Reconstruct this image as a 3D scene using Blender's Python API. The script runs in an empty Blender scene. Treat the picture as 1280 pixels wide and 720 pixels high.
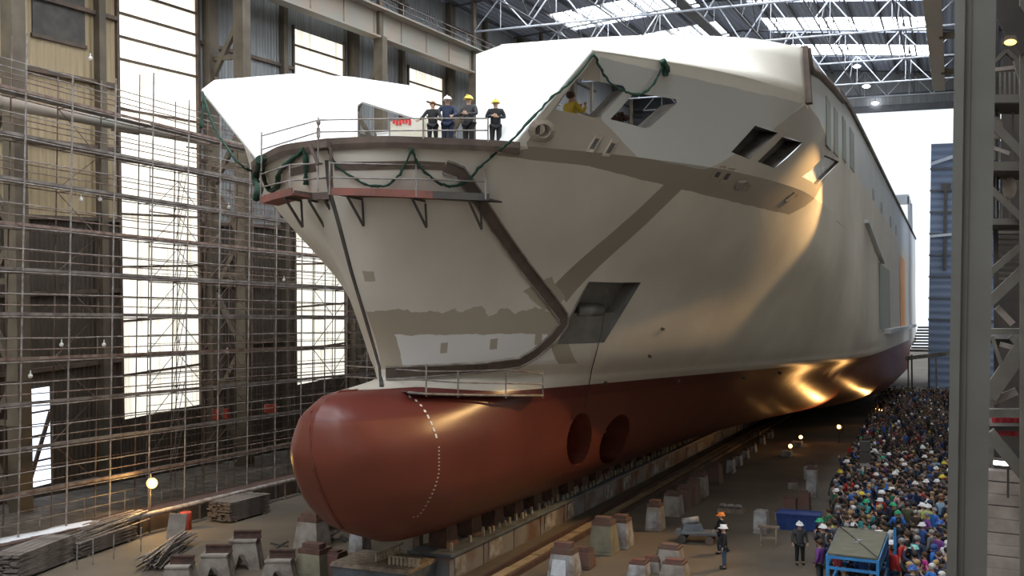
EXPO = 0.14; WIN_E = 0.95; SKY_E = 8.5; WORLD = 1.1
import bpy, bmesh, math, random
import numpy as np
from mathutils import Vector, Matrix
from mathutils.bvhtree import BVHTree
from mathutils.geometry import interpolate_bezier
random.seed(7)
PI = math.pi
SC = bpy.context.scene
COL = SC.collection

# ------------------------------------------------------------------ survey: turning photograph measurements into places
F = 1250.0
CAM = Vector((0, 0, 10.6))
def survey(horizon, vx=1190.0):
    pitch = math.atan((horizon-360)/F)
    yaw = math.atan((vx-640)/(F/math.cos(pitch)))
    fw = Vector((-math.sin(yaw)*math.cos(pitch), math.cos(yaw)*math.cos(pitch), math.sin(pitch)))
    rt = Vector((math.cos(yaw), math.sin(yaw), 0))
    return fw, rt, rt.cross(fw)
FW, RT, UP = survey(402.0)          # slipway frame: ship, scaffold and floor (the slip falls 3.9 degrees to the water)
HF, HR, HU = survey(317.0)          # hall frame: walls and roof stand level
def ray(x, y): return FW + RT*((x-640)/F) + UP*((360-y)/F)
def rayh(x, y): return HF + HR*((x-640)/F) + HU*((360-y)/F)
def atX(x, y, X): r = ray(x, y); return CAM + r*((X-CAM.x)/r.x)
def atY(x, y, Y): r = ray(x, y); return CAM + r*((Y-CAM.y)/r.y)
def atZ(x, y, Z=0.0): r = ray(x, y); return CAM + r*((Z-CAM.z)/r.z)
def hX(x, y, X): r = rayh(x, y); return CAM + r*((X-CAM.x)/r.x)
def hY(x, y, Y): r = rayh(x, y); return CAM + r*((Y-CAM.y)/r.y)
def hZ(x, y, Z): r = rayh(x, y); return CAM + r*((Z-CAM.z)/r.z)
A = Matrix((HR, HF, HU)).transposed(); B = Matrix((RT, FW, UP)).transposed()
HROT = (B @ A.inverted())           # hall frame -> slipway frame
HM = Matrix.Translation(CAM) @ HROT.to_4x4() @ Matrix.Translation(-CAM)
def hall(o): o.matrix_world = HM @ o.matrix_world; return o

# ------------------------------------------------------------------ mesh helpers
class MB:
    def __init__(s): s.bm = bmesh.new()
    def quad(s, pts, mi=0):
        f = s.bm.faces.new([s.bm.verts.new(p) for p in pts]); f.material_index = mi; return f
    def solid(s, c8, mi=0):
        v = [s.bm.verts.new(p) for p in c8]
        for idx in ((0,3,2,1),(4,5,6,7),(0,1,5,4),(1,2,6,5),(2,3,7,6),(3,0,4,7)):
            f = s.bm.faces.new([v[i] for i in idx]); f.material_index = mi
    def box(s, x0, x1, y0, y1, z0, z1, mi=0):
        s.solid([(x0,y0,z0),(x1,y0,z0),(x1,y1,z0),(x0,y1,z0),(x0,y0,z1),(x1,y0,z1),(x1,y1,z1),(x0,y1,z1)], mi)
    def frus(s, cx, cy, z0, z1, a0, b0, a1, b1, mi=0, rz=0.0, dx=0, dy=0):
        c, n = math.cos(rz), math.sin(rz)
        def P(x, y, z, ox=0, oy=0): return (cx+ox+x*c-y*n, cy+oy+x*n+y*c, z)
        s.solid([P(-a0/2,-b0/2,z0),P(a0/2,-b0/2,z0),P(a0/2,b0/2,z0),P(-a0/2,b0/2,z0),
                 P(-a1/2,-b1/2,z1,dx,dy),P(a1/2,-b1/2,z1,dx,dy),P(a1/2,b1/2,z1,dx,dy),P(-a1/2,b1/2,z1,dx,dy)], mi)
    def bar(s, p, q, w, h=None, mi=0, up=(0,0,1)):
        p, q = Vector(p), Vector(q); h = h or w
        d = (q-p).normalized(); u = Vector(up)
        if abs(d.dot(u)) > .99: u = Vector((0,1,0))
        r = d.cross(u).normalized(); u = r.cross(d).normalized()
        r *= w/2; u *= h/2
        s.solid([p-r-u, p+r-u, p+r+u, p-r+u, q-r-u, q+r-u, q+r+u, q-r+u], mi)
    def tube(s, p, q, r, n=6, mi=0, r2=None, caps=True):
        p, q = Vector(p), Vector(q); d = (q-p).normalized()
        u = d.orthogonal().normalized(); w = d.cross(u); r2 = r if r2 is None else r2
        a = [s.bm.verts.new(p+(u*math.cos(k*2*PI/n)+w*math.sin(k*2*PI/n))*r) for k in range(n)]
        b = [s.bm.verts.new(q+(u*math.cos(k*2*PI/n)+w*math.sin(k*2*PI/n))*r2) for k in range(n)]
        for k in range(n):
            f = s.bm.faces.new((a[k], a[(k+1)%n], b[(k+1)%n], b[k])); f.smooth = n > 6; f.material_index = mi
        if caps:
            s.bm.faces.new(a[::-1]).material_index = mi; s.bm.faces.new(b).material_index = mi
    def path(s, pts, r, n=6, mi=0):
        pts = [Vector(p) for p in pts]; rings = []
        u = None
        for i, p in enumerate(pts):
            d = (pts[min(i+1, len(pts)-1)]-pts[max(i-1, 0)]).normalized()
            u = d.orthogonal().normalized() if u is None else (u-d*u.dot(d)).normalized()
            w = d.cross(u); rr = r(i) if callable(r) else r
            rings.append([s.bm.verts.new(p+(u*math.cos(k*2*PI/n)+w*math.sin(k*2*PI/n))*rr) for k in range(n)])
        for a, b in zip(rings, rings[1:]):
            for k in range(n):
                f = s.bm.faces.new((a[k], a[(k+1)%n], b[(k+1)%n], b[k])); f.smooth = True; f.material_index = mi
        s.bm.faces.new(rings[0][::-1]); s.bm.faces.new(rings[-1])
    def ball(s, c, r, mi=0, u=10, v=7, sc=(1,1,1)):
        m = Matrix.Translation(c) @ Matrix.Diagonal((sc[0]*r, sc[1]*r, sc[2]*r, 1))
        g = bmesh.ops.create_uvsphere(s.bm, u_segments=u, v_segments=v, radius=1, matrix=m)
        for w in g['verts']:
            for f in w.link_faces: f.smooth = True; f.material_index = mi
    def build(s, name, mats, parent=None, label=None):
        bmesh.ops.recalc_face_normals(s.bm, faces=s.bm.faces)
        me = bpy.data.meshes.new(name); s.bm.to_mesh(me); s.bm.free()
        return obj(name, me, mats, parent, label)
def obj(name, me, mats, parent=None, label=None):
    o = bpy.data.objects.new(name, me); COL.objects.link(o)
    for m in (mats if isinstance(mats, (list, tuple)) else [mats]): me.materials.append(m)
    if parent: o.parent = parent
    if label: o['label'] = label
    return o
def thing(name, label, cat, loc=(0,0,0), rz=0, group=None):
    o = bpy.data.objects.new(name, None); COL.objects.link(o); o.empty_display_size = .3
    o.location = loc; o.rotation_euler = (0, 0, rz)
    return tag(o, label, cat, group)
def tag(o, label, cat, group=None, kind=None):
    o['label'] = label; o['category'] = cat
    if group: o['group'] = group
    if kind: o['kind'] = kind
    return o
def struct(o, label=None):
    o['kind'] = 'structure'
    if label: o['label'] = label
    return o
KIDS = {}
def copy_tree(o, kids, **kw):
    r = o.copy(); COL.objects.link(r)
    for c in kids:
        d = c.copy(); COL.objects.link(d); d.parent = r
    return r

# ------------------------------------------------------------------ materials
def nt(m): return m.node_tree.nodes, m.node_tree.links
def mat(name, c1, c2=None, scale=1.5, rough=.6, metal=0.0, bump=0.0, thr=(.35,.65), detail=5, bscale=None, spec=None, coord='Object'):
    m = bpy.data.materials.new(name); m.use_nodes = True; N, L = nt(m)
    p = N['Principled BSDF']; p.inputs['Base Color'].default_value = (*c1, 1)
    p.inputs['Roughness'].default_value = rough; p.inputs['Metallic'].default_value = metal
    if spec is not None: p.inputs['Specular IOR Level'].default_value = spec
    if c2 or bump:
        t = N.new('ShaderNodeTexCoord'); n = N.new('ShaderNodeTexNoise')
        n.inputs['Scale'].default_value = scale; n.inputs['Detail'].default_value = detail
        L.new(t.outputs[coord], n.inputs['Vector'])
        if c2:
            r = N.new('ShaderNodeValToRGB'); r.color_ramp.elements[0].position = thr[0]; r.color_ramp.elements[1].position = thr[1]
            r.color_ramp.elements[0].color = (*c1, 1); r.color_ramp.elements[1].color = (*c2, 1)
            L.new(n.outputs['Fac'], r.inputs['Fac']); L.new(r.outputs['Color'], p.inputs['Base Color'])
        if bump:
            b = N.new('ShaderNodeBump'); b.inputs['Strength'].default_value = bump; b.inputs['Distance'].default_value = .05
            n2 = N.new('ShaderNodeTexNoise'); n2.inputs['Scale'].default_value = bscale or scale*6
            L.new(t.outputs[coord], n2.inputs['Vector']); L.new(n2.outputs['Fac'], b.inputs['Height']); L.new(b.outputs['Normal'], p.inputs['Normal'])
    return m
def glow(name, c, s):
    m = bpy.data.materials.new(name); m.use_nodes = True; N, L = nt(m)
    p = N['Principled BSDF']; p.inputs['Base Color'].default_value = (*c, 1)
    p.inputs['Emission Color'].default_value = (*c, 1); p.inputs['Emission Strength'].default_value = s
    return m
def sheet(name, c1, c2, axis=1, pitch=.33, streak=.6, emit=0.0, ecol=(1,.97,.86)):
    """profiled metal or plastic sheet: ribs as bump, grime running down the ribs"""
    m = bpy.data.materials.new(name); m.use_nodes = True; N, L = nt(m); p = N['Principled BSDF']
    t = N.new('ShaderNodeTexCoord'); s = N.new('ShaderNodeSeparateXYZ'); L.new(t.outputs['Object'], s.inputs[0])
    k = N.new('ShaderNodeMath'); k.operation = 'MULTIPLY'; k.inputs[1].default_value = 2*PI/pitch; L.new(s.outputs[axis], k.inputs[0])
    sn = N.new('ShaderNodeMath'); sn.operation = 'SINE'; L.new(k.outputs[0], sn.inputs[0])
    b = N.new('ShaderNodeBump'); b.inputs['Strength'].default_value = .9; b.inputs['Distance'].default_value = .05
    L.new(sn.outputs[0], b.inputs['Height']); L.new(b.outputs['Normal'], p.inputs['Normal'])
    mp = N.new('ShaderNodeMapping'); mp.inputs['Scale'].default_value = (3.0, 3.0, .12) if axis != 2 else (.12, .12, 3)
    L.new(t.outputs['Object'], mp.inputs[0])
    n = N.new('ShaderNodeTexNoise'); n.inputs['Scale'].default_value = 1.0; n.inputs['Detail'].default_value = 4; L.new(mp.outputs[0], n.inputs['Vector'])
    r = N.new('ShaderNodeValToRGB'); r.color_ramp.elements[0].position = .5-streak*.3; r.color_ramp.elements[1].position = .5+streak*.3
    r.color_ramp.elements[0].color = (*c1, 1); r.color_ramp.elements[1].color = (*c2, 1)
    L.new(n.outputs['Fac'], r.inputs['Fac']); L.new(r.outputs['Color'], p.inputs['Base Color']); p.inputs['Roughness'].default_value = .6
    if emit:
        r2 = N.new('ShaderNodeValToRGB'); r2.color_ramp.elements[0].position = .25; r2.color_ramp.elements[1].position = .5
        r2.color_ramp.elements[0].color = (ecol[0]*.55, ecol[1]*.5, ecol[2]*.38, 1); r2.color_ramp.elements[1].color = (*ecol, 1)
        L.new(n.outputs['Fac'], r2.inputs['Fac']); L.new(r2.outputs['Color'], p.inputs['Emission Color'])
        p.inputs['Emission Strength'].default_value = emit
    return m
M = {}
M['steel'] = mat('galvanised_tube', (.34,.32,.31), (.18,.14,.12), 3, .55, .2)
M['rustpole'] = mat('rusty_tube', (.26,.20,.17), (.13,.07,.05), 2, .7)
M['board'] = mat('scaffold_board', (.23,.20,.18), (.11,.09,.08), 1.5, .85)
M['conc'] = mat('concrete', (.34,.31,.27), (.19,.16,.14), 1.6, .9, bump=.4)
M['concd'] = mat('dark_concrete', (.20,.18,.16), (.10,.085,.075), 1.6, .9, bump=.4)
M['rust'] = mat('rusty_steel', (.11,.055,.04), (.055,.035,.03), 3, .8)
M['brown'] = mat('primer_brown', (.085,.06,.05), (.14,.10,.08), 1.2, .7)
M['redox'] = mat('red_oxide_board', (.26,.09,.07), (.16,.07,.055), 1.5, .7)
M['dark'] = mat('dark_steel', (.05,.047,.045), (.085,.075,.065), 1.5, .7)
M['wood'] = mat('weathered_timber', (.30,.24,.18), (.17,.13,.10), 4, .85)
M['woodl'] = mat('pale_timber', (.48,.42,.33), (.33,.28,.22), 4, .85)
M['white'] = mat('white_paint', (.83,.83,.82), (.76,.76,.75), .6, .45)
M['greencloth'] = mat('garland_green', (.008,.035,.022), (.015,.065,.038), 6, .8, bump=.6)
M['bluesteel'] = mat('blue_painted_steel', (.03,.20,.50), (.05,.27,.60), 2, .45)
M['colsteel'] = mat('column_steel', (.17,.165,.15), (.14,.135,.12), .8, .6)
M['colold'] = mat('old_column_steel', (.145,.118,.083), (.09,.072,.053), .8, .7)
M['trusswhite'] = mat('truss_white', (.50,.53,.60), (.38,.41,.48), 1, .5)
M['trussdark'] = mat('truss_dark', (.07,.075,.085), (.10,.105,.115), 1, .6)
M['glowlamp'] = glow('sodium_lamp_glow', (1,.66,.16), 2.8)
M['lampw'] = glow('hall_lamp_glow', (.9,.95,1), 14)
# ------------------------------------------------------------------ SHIP
XC = -20.3
SHIP = thing('ship', 'large white and red ferry hull with bulbous bow standing on the slipway', 'ship', (XC, 40, 1.8))
SHIP.location = (0, 0, 0)
END = 205.0
ROWS = [  # Z, [(Y, half breadth)]
 (2.1, [(33.6,0),(33.9,.45),(35,.8),(37.5,1.1),(43,1.35),(56,1.9),(74,3.0),(92,5.6),(110,9.8),(125,11.8),(170,12),(205,7)]),
 (3.1, [(30.9,0),(31.3,.85),(32.5,1.6),(35,2.25),(38.5,2.5),(43,2.7),(56,3.6),(74,5.9),(92,9.2),(110,12.4),(125,13.6),(170,13.7),(205,9)]),
 (4.5, [(29.6,0),(30,1.1),(31.4,2.1),(33.8,2.85),(37,3.15),(43,3.4),(56,4.7),(74,8.0),(92,11.6),(110,13.7),(125,14),(170,14),(205,11)]),
 (6.0, [(29.0,0),(29.4,1.1),(30.9,2.1),(33.3,2.85),(36.5,3.2),(43,3.75),(56,5.8),(74,9.8),(92,12.8),(110,13.9),(125,14),(170,14),(205,13)]),
 (7.1, [(29.1,0),(29.5,.9),(31.3,1.75),(33.3,2.4),(37,3.1),(43,4.2),(56,7.0),(74,11.0),(92,13.3),(110,14),(125,14),(170,14),(205,14)]),
 (7.9, [(29.9,0),(30.2,.45),(32.3,1.15),(36,2.2),(39,3.3),(44,5.0),(54,7.6),(68.7,11.4),(80,13.1),(94,13.9),(110,14),(170,14),(205,14)]),
 (8.3, [(33.6,0),(33.85,.3),(36,1.6),(39,3.1),(44,5.3),(54,8.0),(68.7,11.6),(80,13.2),(94,13.9),(110,14),(170,14),(205,14)]),
 (9.0, [(33.5,0),(33.75,.35),(35.4,1.6),(38.5,3.5),(43.5,5.9),(54,8.8),(68,11.9),(80,13.4),(94,14),(170,14),(205,14)]),
 (12.0,[(31.8,0),(32.05,.5),(33.4,1.5),(36.5,3.6),(42,6.9),(53,10.6),(67,13.1),(80,13.9),(94,14),(170,14),(205,14)]),
 (15.0,[(30.4,0),(30.65,1.15),(32.1,2.9),(35,5.3),(40.5,9.0),(50,12.3),(62,13.8),(76,14),(94,14),(170,14),(205,14)]),
 (17.0,[(29.9,0),(30.25,1.9),(31.4,3.7),(33.1,5.75),(37.5,9.2),(44,12.3),(52,13.8),(63,14),(94,14),(170,14),(205,14)]),
]
def cr(p0, p1, p2, p3, t):
    """Catmull-Rom in any dimension"""
    return .5*((2*p1)+(-p0+p2)*t+(2*p0-5*p1+4*p2-p3)*t*t+(-p0+3*p1-3*p2+p3)*t**3)
def pchip(xs, ys, x):
    xs = np.asarray(xs, float); ys = np.asarray(ys, float); h = np.diff(xs); d = np.diff(ys)/h
    m = np.zeros(len(xs)); m[0] = d[0]; m[-1] = d[-1]
    for i in range(1, len(xs)-1):
        m[i] = 0 if d[i-1]*d[i] <= 0 else 2*d[i-1]*d[i]/(d[i-1]+d[i])
    i = np.clip(np.searchsorted(xs, x)-1, 0, len(xs)-2); t = (x-xs[i])/h[i]
    return ((1+2*t)*(1-t)**2*ys[i]+t*(1-t)**2*h[i]*m[i]+t*t*(3-2*t)*ys[i+1]+t*t*(t-1)*h[i]*m[i+1])
def resample(pts, n, g=1.9):
    P = np.array(pts, float); seg = np.hypot(*np.diff(P, axis=0).T); s = np.concatenate([[0], np.cumsum(seg)])
    u = s[-1]*np.linspace(0, 1, n)**g
    return np.stack([pchip(s, P[:,0], u), np.clip(pchip(s, P[:,1], u), 0, 14.4)], 1)
NC = 130
R = [resample(p, NC) for _, p in ROWS]; RZ = [z for z, _ in ROWS]
ZS = []
for i in range(len(RZ)-1):
    k = max(3, int(round((RZ[i+1]-RZ[i])/.3)))
    ZS += [RZ[i]+(RZ[i+1]-RZ[i])*j/k for j in range(k)]
ZS.append(RZ[-1])
GRID = np.zeros((len(ZS), NC, 2))
for c in range(NC):
    for d in range(2):
        GRID[:, c, d] = pchip(RZ, [r[c, d] for r in R], np.array(ZS))
hb = bmesh.new()
def side(bm, sgn):
    V = [[bm.verts.new((XC+sgn*GRID[i,c,1], GRID[i,c,0], ZS[i])) for c in range(NC)] for i in range(len(ZS))]
    for i in range(len(ZS)-1):
        for c in range(NC-1):
            a = (V[i][c], V[i][c+1], V[i+1][c+1], V[i+1][c])
            bm.faces.new(a if sgn > 0 else a[::-1]).smooth = True
    return V
VP = side(hb, 1); VS = side(hb, -1)
for c in range(NC-1): hb.faces.new((VP[0][c], VS[0][c], VS[0][c+1], VP[0][c+1]))
for i in range(len(ZS)-1): hb.faces.new((VP[i][-1], VS[i][-1], VS[i+1][-1], VP[i+1][-1]))
bmesh.ops.remove_doubles(hb, verts=hb.verts, dist=2e-3)

# flared shell above the deck line, from the break of the bow aft
K = [(34.3,8.4,20.5),(36.3,9.75,20.55),(39,11.15,20.7),(43,12.75,20.9),(49,14.1,21.2),(63,14.1,21.2),(110,14.1,21.2),(205,14.1,21.2)]
LOW = [p for p in ROWS[-1][1] if p[0] >= 33]
def arc(P, n, g, y1=None):
    P = np.array(P, float)
    seg = np.linalg.norm(np.diff(P, axis=0), axis=1); s = np.concatenate([[0], np.cumsum(seg)])
    u = s[-1]*np.linspace(0, 1, n)**g
    return np.stack([pchip(s, P[:,k], u) for k in range(P.shape[1])], 1)
NU = 110
lo = arc([(y,b,17.0) for y, b in LOW], NU, 1.9); kn = arc(K, NU, 1.9)
sh = bmesh.new()
def flare(bm, sgn, rows=8):
    V = []
    for j in range(rows+1):
        t = j/rows
        V.append([bm.verts.new((XC+sgn*(lo[c,1]*(1-t)+kn[c,1]*t), lo[c,0]*(1-t)+kn[c,0]*t, lo[c,2]*(1-t)+kn[c,2]*t)) for c in range(NU)])
    for j in range(rows):
        for c in range(NU-1): bm.faces.new((V[j][c], V[j][c+1], V[j+1][c+1], V[j+1][c])).smooth = True
flare(sh, 1); flare(sh, -1)

hb.normal_update(); sh.normal_update()
bvh_h = BVHTree.FromBMesh(hb); bvh_s = BVHTree.FromBMesh(sh)
def hit(x, y, which=None):
    """where the line of sight through a measured point meets the hull plating"""
    r = ray(x, y).normalized(); best = None
    for b in ((bvh_h, bvh_s) if which is None else (which,)):
        h = b.ray_cast(CAM, r)
        if h[0] is not None and (best is None or h[3] < best[3]): best = h
    if best is None: return None, None
    n = best[1]
    if n.dot(r) > 0: n = -n
    return best[0], n
def patch_frame(poly, off=None):
    pts = []; nn = Vector()
    for x, y in poly:
        p, n = hit(x, y)
        if p is None or p.x < XC-.5: print('MISS', x, y); continue
        pts.append(p); nn += n
    return pts, nn.normalized()
def cut(bm, poly, grow=2.0):
    """cut an opening of the given outline through the plating"""
    pts, d = patch_frame(poly); c = sum(pts, Vector())/len(pts); rad = max((p-c).length for p in pts)
    pl = []
    for a, b in zip(pts, pts[1:]+pts[:1]):
        n = (b-a).cross(d).normalized()
        if n.dot(c-a) > 0: n = -n
        pl.append((a, n))
    for a, n in pl:
        fs = [f for f in bm.faces if (f.calc_center_median()-c).length < rad*1.3+1.5]
        g = list({v for f in fs for v in f.verts})+list({e for f in fs for e in f.edges})+fs
        bmesh.ops.bisect_plane(bm, geom=g, plane_co=a, plane_no=n, dist=1e-4)
    dead = []
    for f in bm.faces:
        m = f.calc_center_median()
        if abs((m-c).dot(d)) < 1.6 and all((m-a).dot(n) < 0 for a, n in pl): dead.append(f)
    bmesh.ops.delete(bm, geom=dead, context='FACES')
    return pts, d
def tunnel(name, pts, d, depth, mats, parent, back=True, sides=None, dirv=None, mi=0):
    g = MB(); q = dirv if dirv is not None else -d
    n = len(pts); a = [p+d*.01 for p in pts]; b = [p+q*depth for p in pts]
    for i in range(n):
        if sides is None or i in sides:
            g.quad([a[i], a[(i+1)%n], b[(i+1)%n], b[i]])
    if back: g.quad(b, mi)
    return g.build(name, mats, parent)

WINDOWS = [
 [(694,137),(721,98),(779,107),(782,112),(750,146),(744,147)],
 [(763,149),(793,116),(845,124),(846,129),(812,159),(806,160)],
 [(914,190),(944,157),(972,166),(936,199)],
 [(947,202),(978,171),(1003,178),(968,210)],
 [(1002,221),(1031,194),(1049,202),(1020,231)]]
THR = []
for cx, cy, a, b, sk in ((724,549,15,33,4),(768,549,16,31,10)):
    THR.append([(cx+a*math.cos(k*2*PI/22)+sk*math.sin(k*2*PI/22)*1.0, cy-b*math.sin(k*2*PI/22)) for k in range(22)])
ANCH = [(736,352),(801,353),(755,428),(697,430)]
PIPE = [(677+9*math.cos(k*2*PI/14), 163-8*math.sin(k*2*PI/14)) for k in range(14)]
SLOTS = [[(735,188),(744,170),(750,171),(741,189)],[(755,193),(764,175),(770,177),(761,194)],[(890,222),(899,207),(905,208),(896,224)],[(901,226),(910,210),(916,211),(907,227)]]
# everything that is measured on plating is measured before plating is cut
def ribbon(path, w, off, n=4):
    """strip lying on the plating along a measured path"""
    P = []; 
    for (x0,y0), (x1,y1) in zip(path, path[1:]):
        k = max(2, int(math.hypot(x1-x0, y1-y0)/6))
        P += [(x0+(x1-x0)*j/k, y0+(y1-y0)*j/k) for j in range(k)]
    P.append(path[-1]); Q = [hit(*p) for p in P]
    return [(q, m) for q, m in Q if q is not None]
def strip(g, q, w, off, mi=0, shift=0.0):
    rows = []
    for i, (p, n) in enumerate(q):
        d = (q[min(i+1,len(q)-1)][0]-q[max(i-1,0)][0]).normalized(); s = d.cross(n).normalized()
        rows.append([g.bm.verts.new(p+s*(shift-w/2)-n*.02), g.bm.verts.new(p+s*(shift-w/2)+n*off), g.bm.verts.new(p+s*(shift+w/2)+n*off), g.bm.verts.new(p+s*(shift+w/2)-n*.02)])
    for a, b in zip(rows, rows[1:]):
        for k in range(3): g.bm.faces.new((a[k], a[k+1], b[k+1], b[k])).material_index = mi
SEAM = ribbon([(556,208),(575,215),(592,240),(620,283),(655,332),(688,375),(703,395),(704,405),(690,423),(668,442),(648,453),(600,459),(540,463),(482,466)], .5, .05)
SEAMTOP = ribbon([(418,208),(470,207),(520,206),(556,208)], .5, .05)
STEMS = ribbon([(409,200),(411,225),(413,240),(425,283),(440,340),(455,390),(475,458),(477,484)], .2, .05)
SEAMST = ribbon([(362,216),(378,212),(395,209)], .4, .05)

wpts = [cut(sh, w) for w in WINDOWS]
def proj(p):
    d = Vector(p)-CAM; z = d.dot(FW); return 640+F*d.dot(RT)/z, 360-F*d.dot(UP)/z
# the starboard plating is open behind the wing's cut-out
dead = [f for f in sh.faces if f.calc_center_median().x < XC and 37.5 < f.calc_center_median().y < 112]
bmesh.ops.delete(sh, geom=dead, context='FACES')
ppts = cut(sh if hit(*PIPE[0])[0].z > 17 else hb, PIPE)
tpts = [cut(hb, t) for t in THR]
apts = cut(hb, ANCH)

# ---- hull paint: real colours of the paint and primer fields
def paint():
    m = bpy.data.materials.new('hull_paint'); m.use_nodes = True; N, L = nt(m); p = N['Principled BSDF']
    geo = N.new('ShaderNodeTexCoord')
    def math_(op, a, b=None):
        n = N.new('ShaderNodeMath'); n.operation = op
        for i, v in enumerate((a, b)):
            if v is None: continue
            if isinstance(v, (int, float)): n.inputs[i].default_value = v
            else: L.new(v, n.inputs[i])
        return n.outputs[0]
    nz = N.new('ShaderNodeTexNoise'); nz.inputs['Scale'].default_value = 1.1; nz.inputs['Detail'].default_value = 6; L.new(geo.outputs['Object'], nz.inputs['Vector'])
    rag = math_('MULTIPLY', math_('SUBTRACT', nz.outputs['Fac'], .5), 1.1)
    rag2 = math_('MULTIPLY', rag, .25)
    def dotc(n, c):
        v = N.new('ShaderNodeVectorMath'); v.operation = 'DOT_PRODUCT'; L.new(geo.outputs['Object'], v.inputs[0]); v.inputs[1].default_value = n
        return math_('ADD', v.outputs['Value'], -c)
    def region(poly, rough=.15):
        pts, d = patch_frame(poly); c = sum(pts, Vector())/len(pts); cur = None
        for a, b in zip(pts, pts[1:]+pts[:1]):
            n = (b-a).cross(d).normalized()
            if n.dot(c-a) < 0: n = -n
            s = dotc(n, n.dot(a)); cur = s if cur is None else math_('MINIMUM', cur, s)
        cur = math_('ADD', cur, math_('MULTIPLY', rag, rough))
        sep_ = math_('GREATER_THAN', cur, 0.0)
        return math_('MULTIPLY', sep_, portside)
    sep = N.new('ShaderNodeSeparateXYZ'); L.new(geo.outputs['Object'], sep.inputs[0])
    portside = math_('GREATER_THAN', sep.outputs['X'], XC)
    def mix(f, a, b):
        n = N.new('ShaderNodeMix'); n.data_type = 'RGBA'; L.new(f, n.inputs['Factor'])
        for k, v in ((6, a), (7, b)):
            if isinstance(v, tuple): n.inputs[k].default_value = (*v, 1)
            else: L.new(v, n.inputs[k])
        return n.outputs[2]
    n2 = N.new('ShaderNodeTexNoise'); n2.inputs['Scale'].default_value = .35; n2.inputs['Detail'].default_value = 6; L.new(geo.outputs['Object'], n2.inputs['Vector'])
    rr = N.new('ShaderNodeValToRGB'); rr.color_ramp.elements[0].position = .35; rr.color_ramp.elements[1].position = .7
    rr.color_ramp.elements[0].color = (.58,.535,.465,1); rr.color_ramp.elements[1].color = (.66,.61,.535,1); L.new(n2.outputs['Fac'], rr.inputs['Fac'])
    col = rr.outputs['Color']
    TAUPE = (.31,.265,.215); GREY = (.42,.41,.385); TAN = (.40,.345,.27); PALE = (.72,.70,.68)
    # taupe primer band round the mooring openings, grey primer above
    for poly in ([(612,193),(655,186),(760,178),(745,208)], [(745,176),(860,190),(852,236),(738,208)], [(658,178),(744,70),(800,170),(770,200),(700,200),(660,190)],
                 [(850,190),(1006,131),(1044,196),(986,268),(850,236)], [(1010,131),(1024,150),(1044,196),(1020,215)]):
        col = mix(region(poly, .12), col, TAUPE)
    col = mix(region([(750,72),(1004,129),(958,168),(880,212),(797,196),(752,150)], .12), col, GREY)
    for poly in ([(830,231),(853,236),(708,378),(692,357)], ):
        col = mix(region(poly, .04), col, TAUPE)
    def zband(z0, z1, x1, top, bot, x0=-30.0):
        Z = sep.outputs['Z']; X = sep.outputs['X']
        c_ = math_('MINIMUM', math_('ADD', math_('SUBTRACT', z1, Z), math_('MULTIPLY', rag, top)), math_('ADD', math_('SUBTRACT', Z, z0), math_('MULTIPLY', rag, bot)))
        c_ = math_('MINIMUM', c_, math_('SUBTRACT', x1, X)); c_ = math_('MINIMUM', c_, math_('ADD', math_('SUBTRACT', X, x0), math_('MULTIPLY', rag, .3)))
        return math_('MULTIPLY', math_('GREATER_THAN', c_, 0.0), portside)
    col = mix(zband(8.75, 11.05, -15.25, 1.1, 0), col, TAN)
    col = mix(zband(8.75, 10.1, -15.75, .25, 0, hit(497,430)[0].x), col, PALE)
    col = mix(region([(650,365),(690,345),(705,372),(690,392)], .5), col, TAN)
    col = mix(region([(452,338),(468,339),(470,352),(456,352)], .15), col, TAN)
    for cx, cy in ((555,435),(617,430),(673,424)):
        col = mix(region([(cx-4,cy-6),(cx+5,cy-7),(cx+4,cy+6),(cx-5,cy+7)], .05), col, TAN)
    # waterline
    rise = math_('MINIMUM', math_('MAXIMUM', math_('MULTIPLY', math_('SUBTRACT', 38.0, sep.outputs['Y']), .1), 0.0), .4)
    wl = math_('LESS_THAN', math_('SUBTRACT', sep.outputs['Z'], rise), 7.68)
    band = math_('LESS_THAN', sep.outputs['Z'], 7.1)
    rd = N.new('ShaderNodeValToRGB'); rd.color_ramp.elements[0].position = .3; rd.color_ramp.elements[1].position = .75
    rd.color_ramp.elements[0].color = (.15,.036,.021,1); rd.color_ramp.elements[1].color = (.19,.047,.027,1); L.new(n2.outputs['Fac'], rd.inputs['Fac'])
    inb = N.new('ShaderNodeValToRGB')
    col = mix(wl, col, (.125,.024,.018)); col = mix(band, col, rd.outputs['Color'])
    L.new(col, p.inputs['Base Color'])
    p.inputs['Roughness'].default_value = .34; 
    rmix = math_('ADD', math_('MULTIPLY', wl, -.04), .40); L.new(rmix, p.inputs['Roughness'])
    # plate unevenness
    b = N.new('ShaderNodeBump'); b.inputs['Strength'].default_value = .25; b.inputs['Distance'].default_value = .12
    n3 = N.new('ShaderNodeTexNoise'); n3.inputs['Scale'].default_value = .45; n3.inputs['Detail'].default_value = 2; L.new(geo.outputs['Object'], n3.inputs['Vector'])
    L.new(n3.outputs['Fac'], b.inputs['Height']); L.new(b.outputs['Normal'], p.inputs['Normal'])
    return m
M['hull'] = paint()
def bm_obj(name, bm, mats, parent):
    me = bpy.data.meshes.new(name); bm.to_mesh(me); bm.free(); return obj(name, me, mats, parent)
HULL = bm_obj('hull', hb, M['hull'], SHIP)
SHELL = bm_obj('shell_plating', sh, M['hull'], SHIP)

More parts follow.
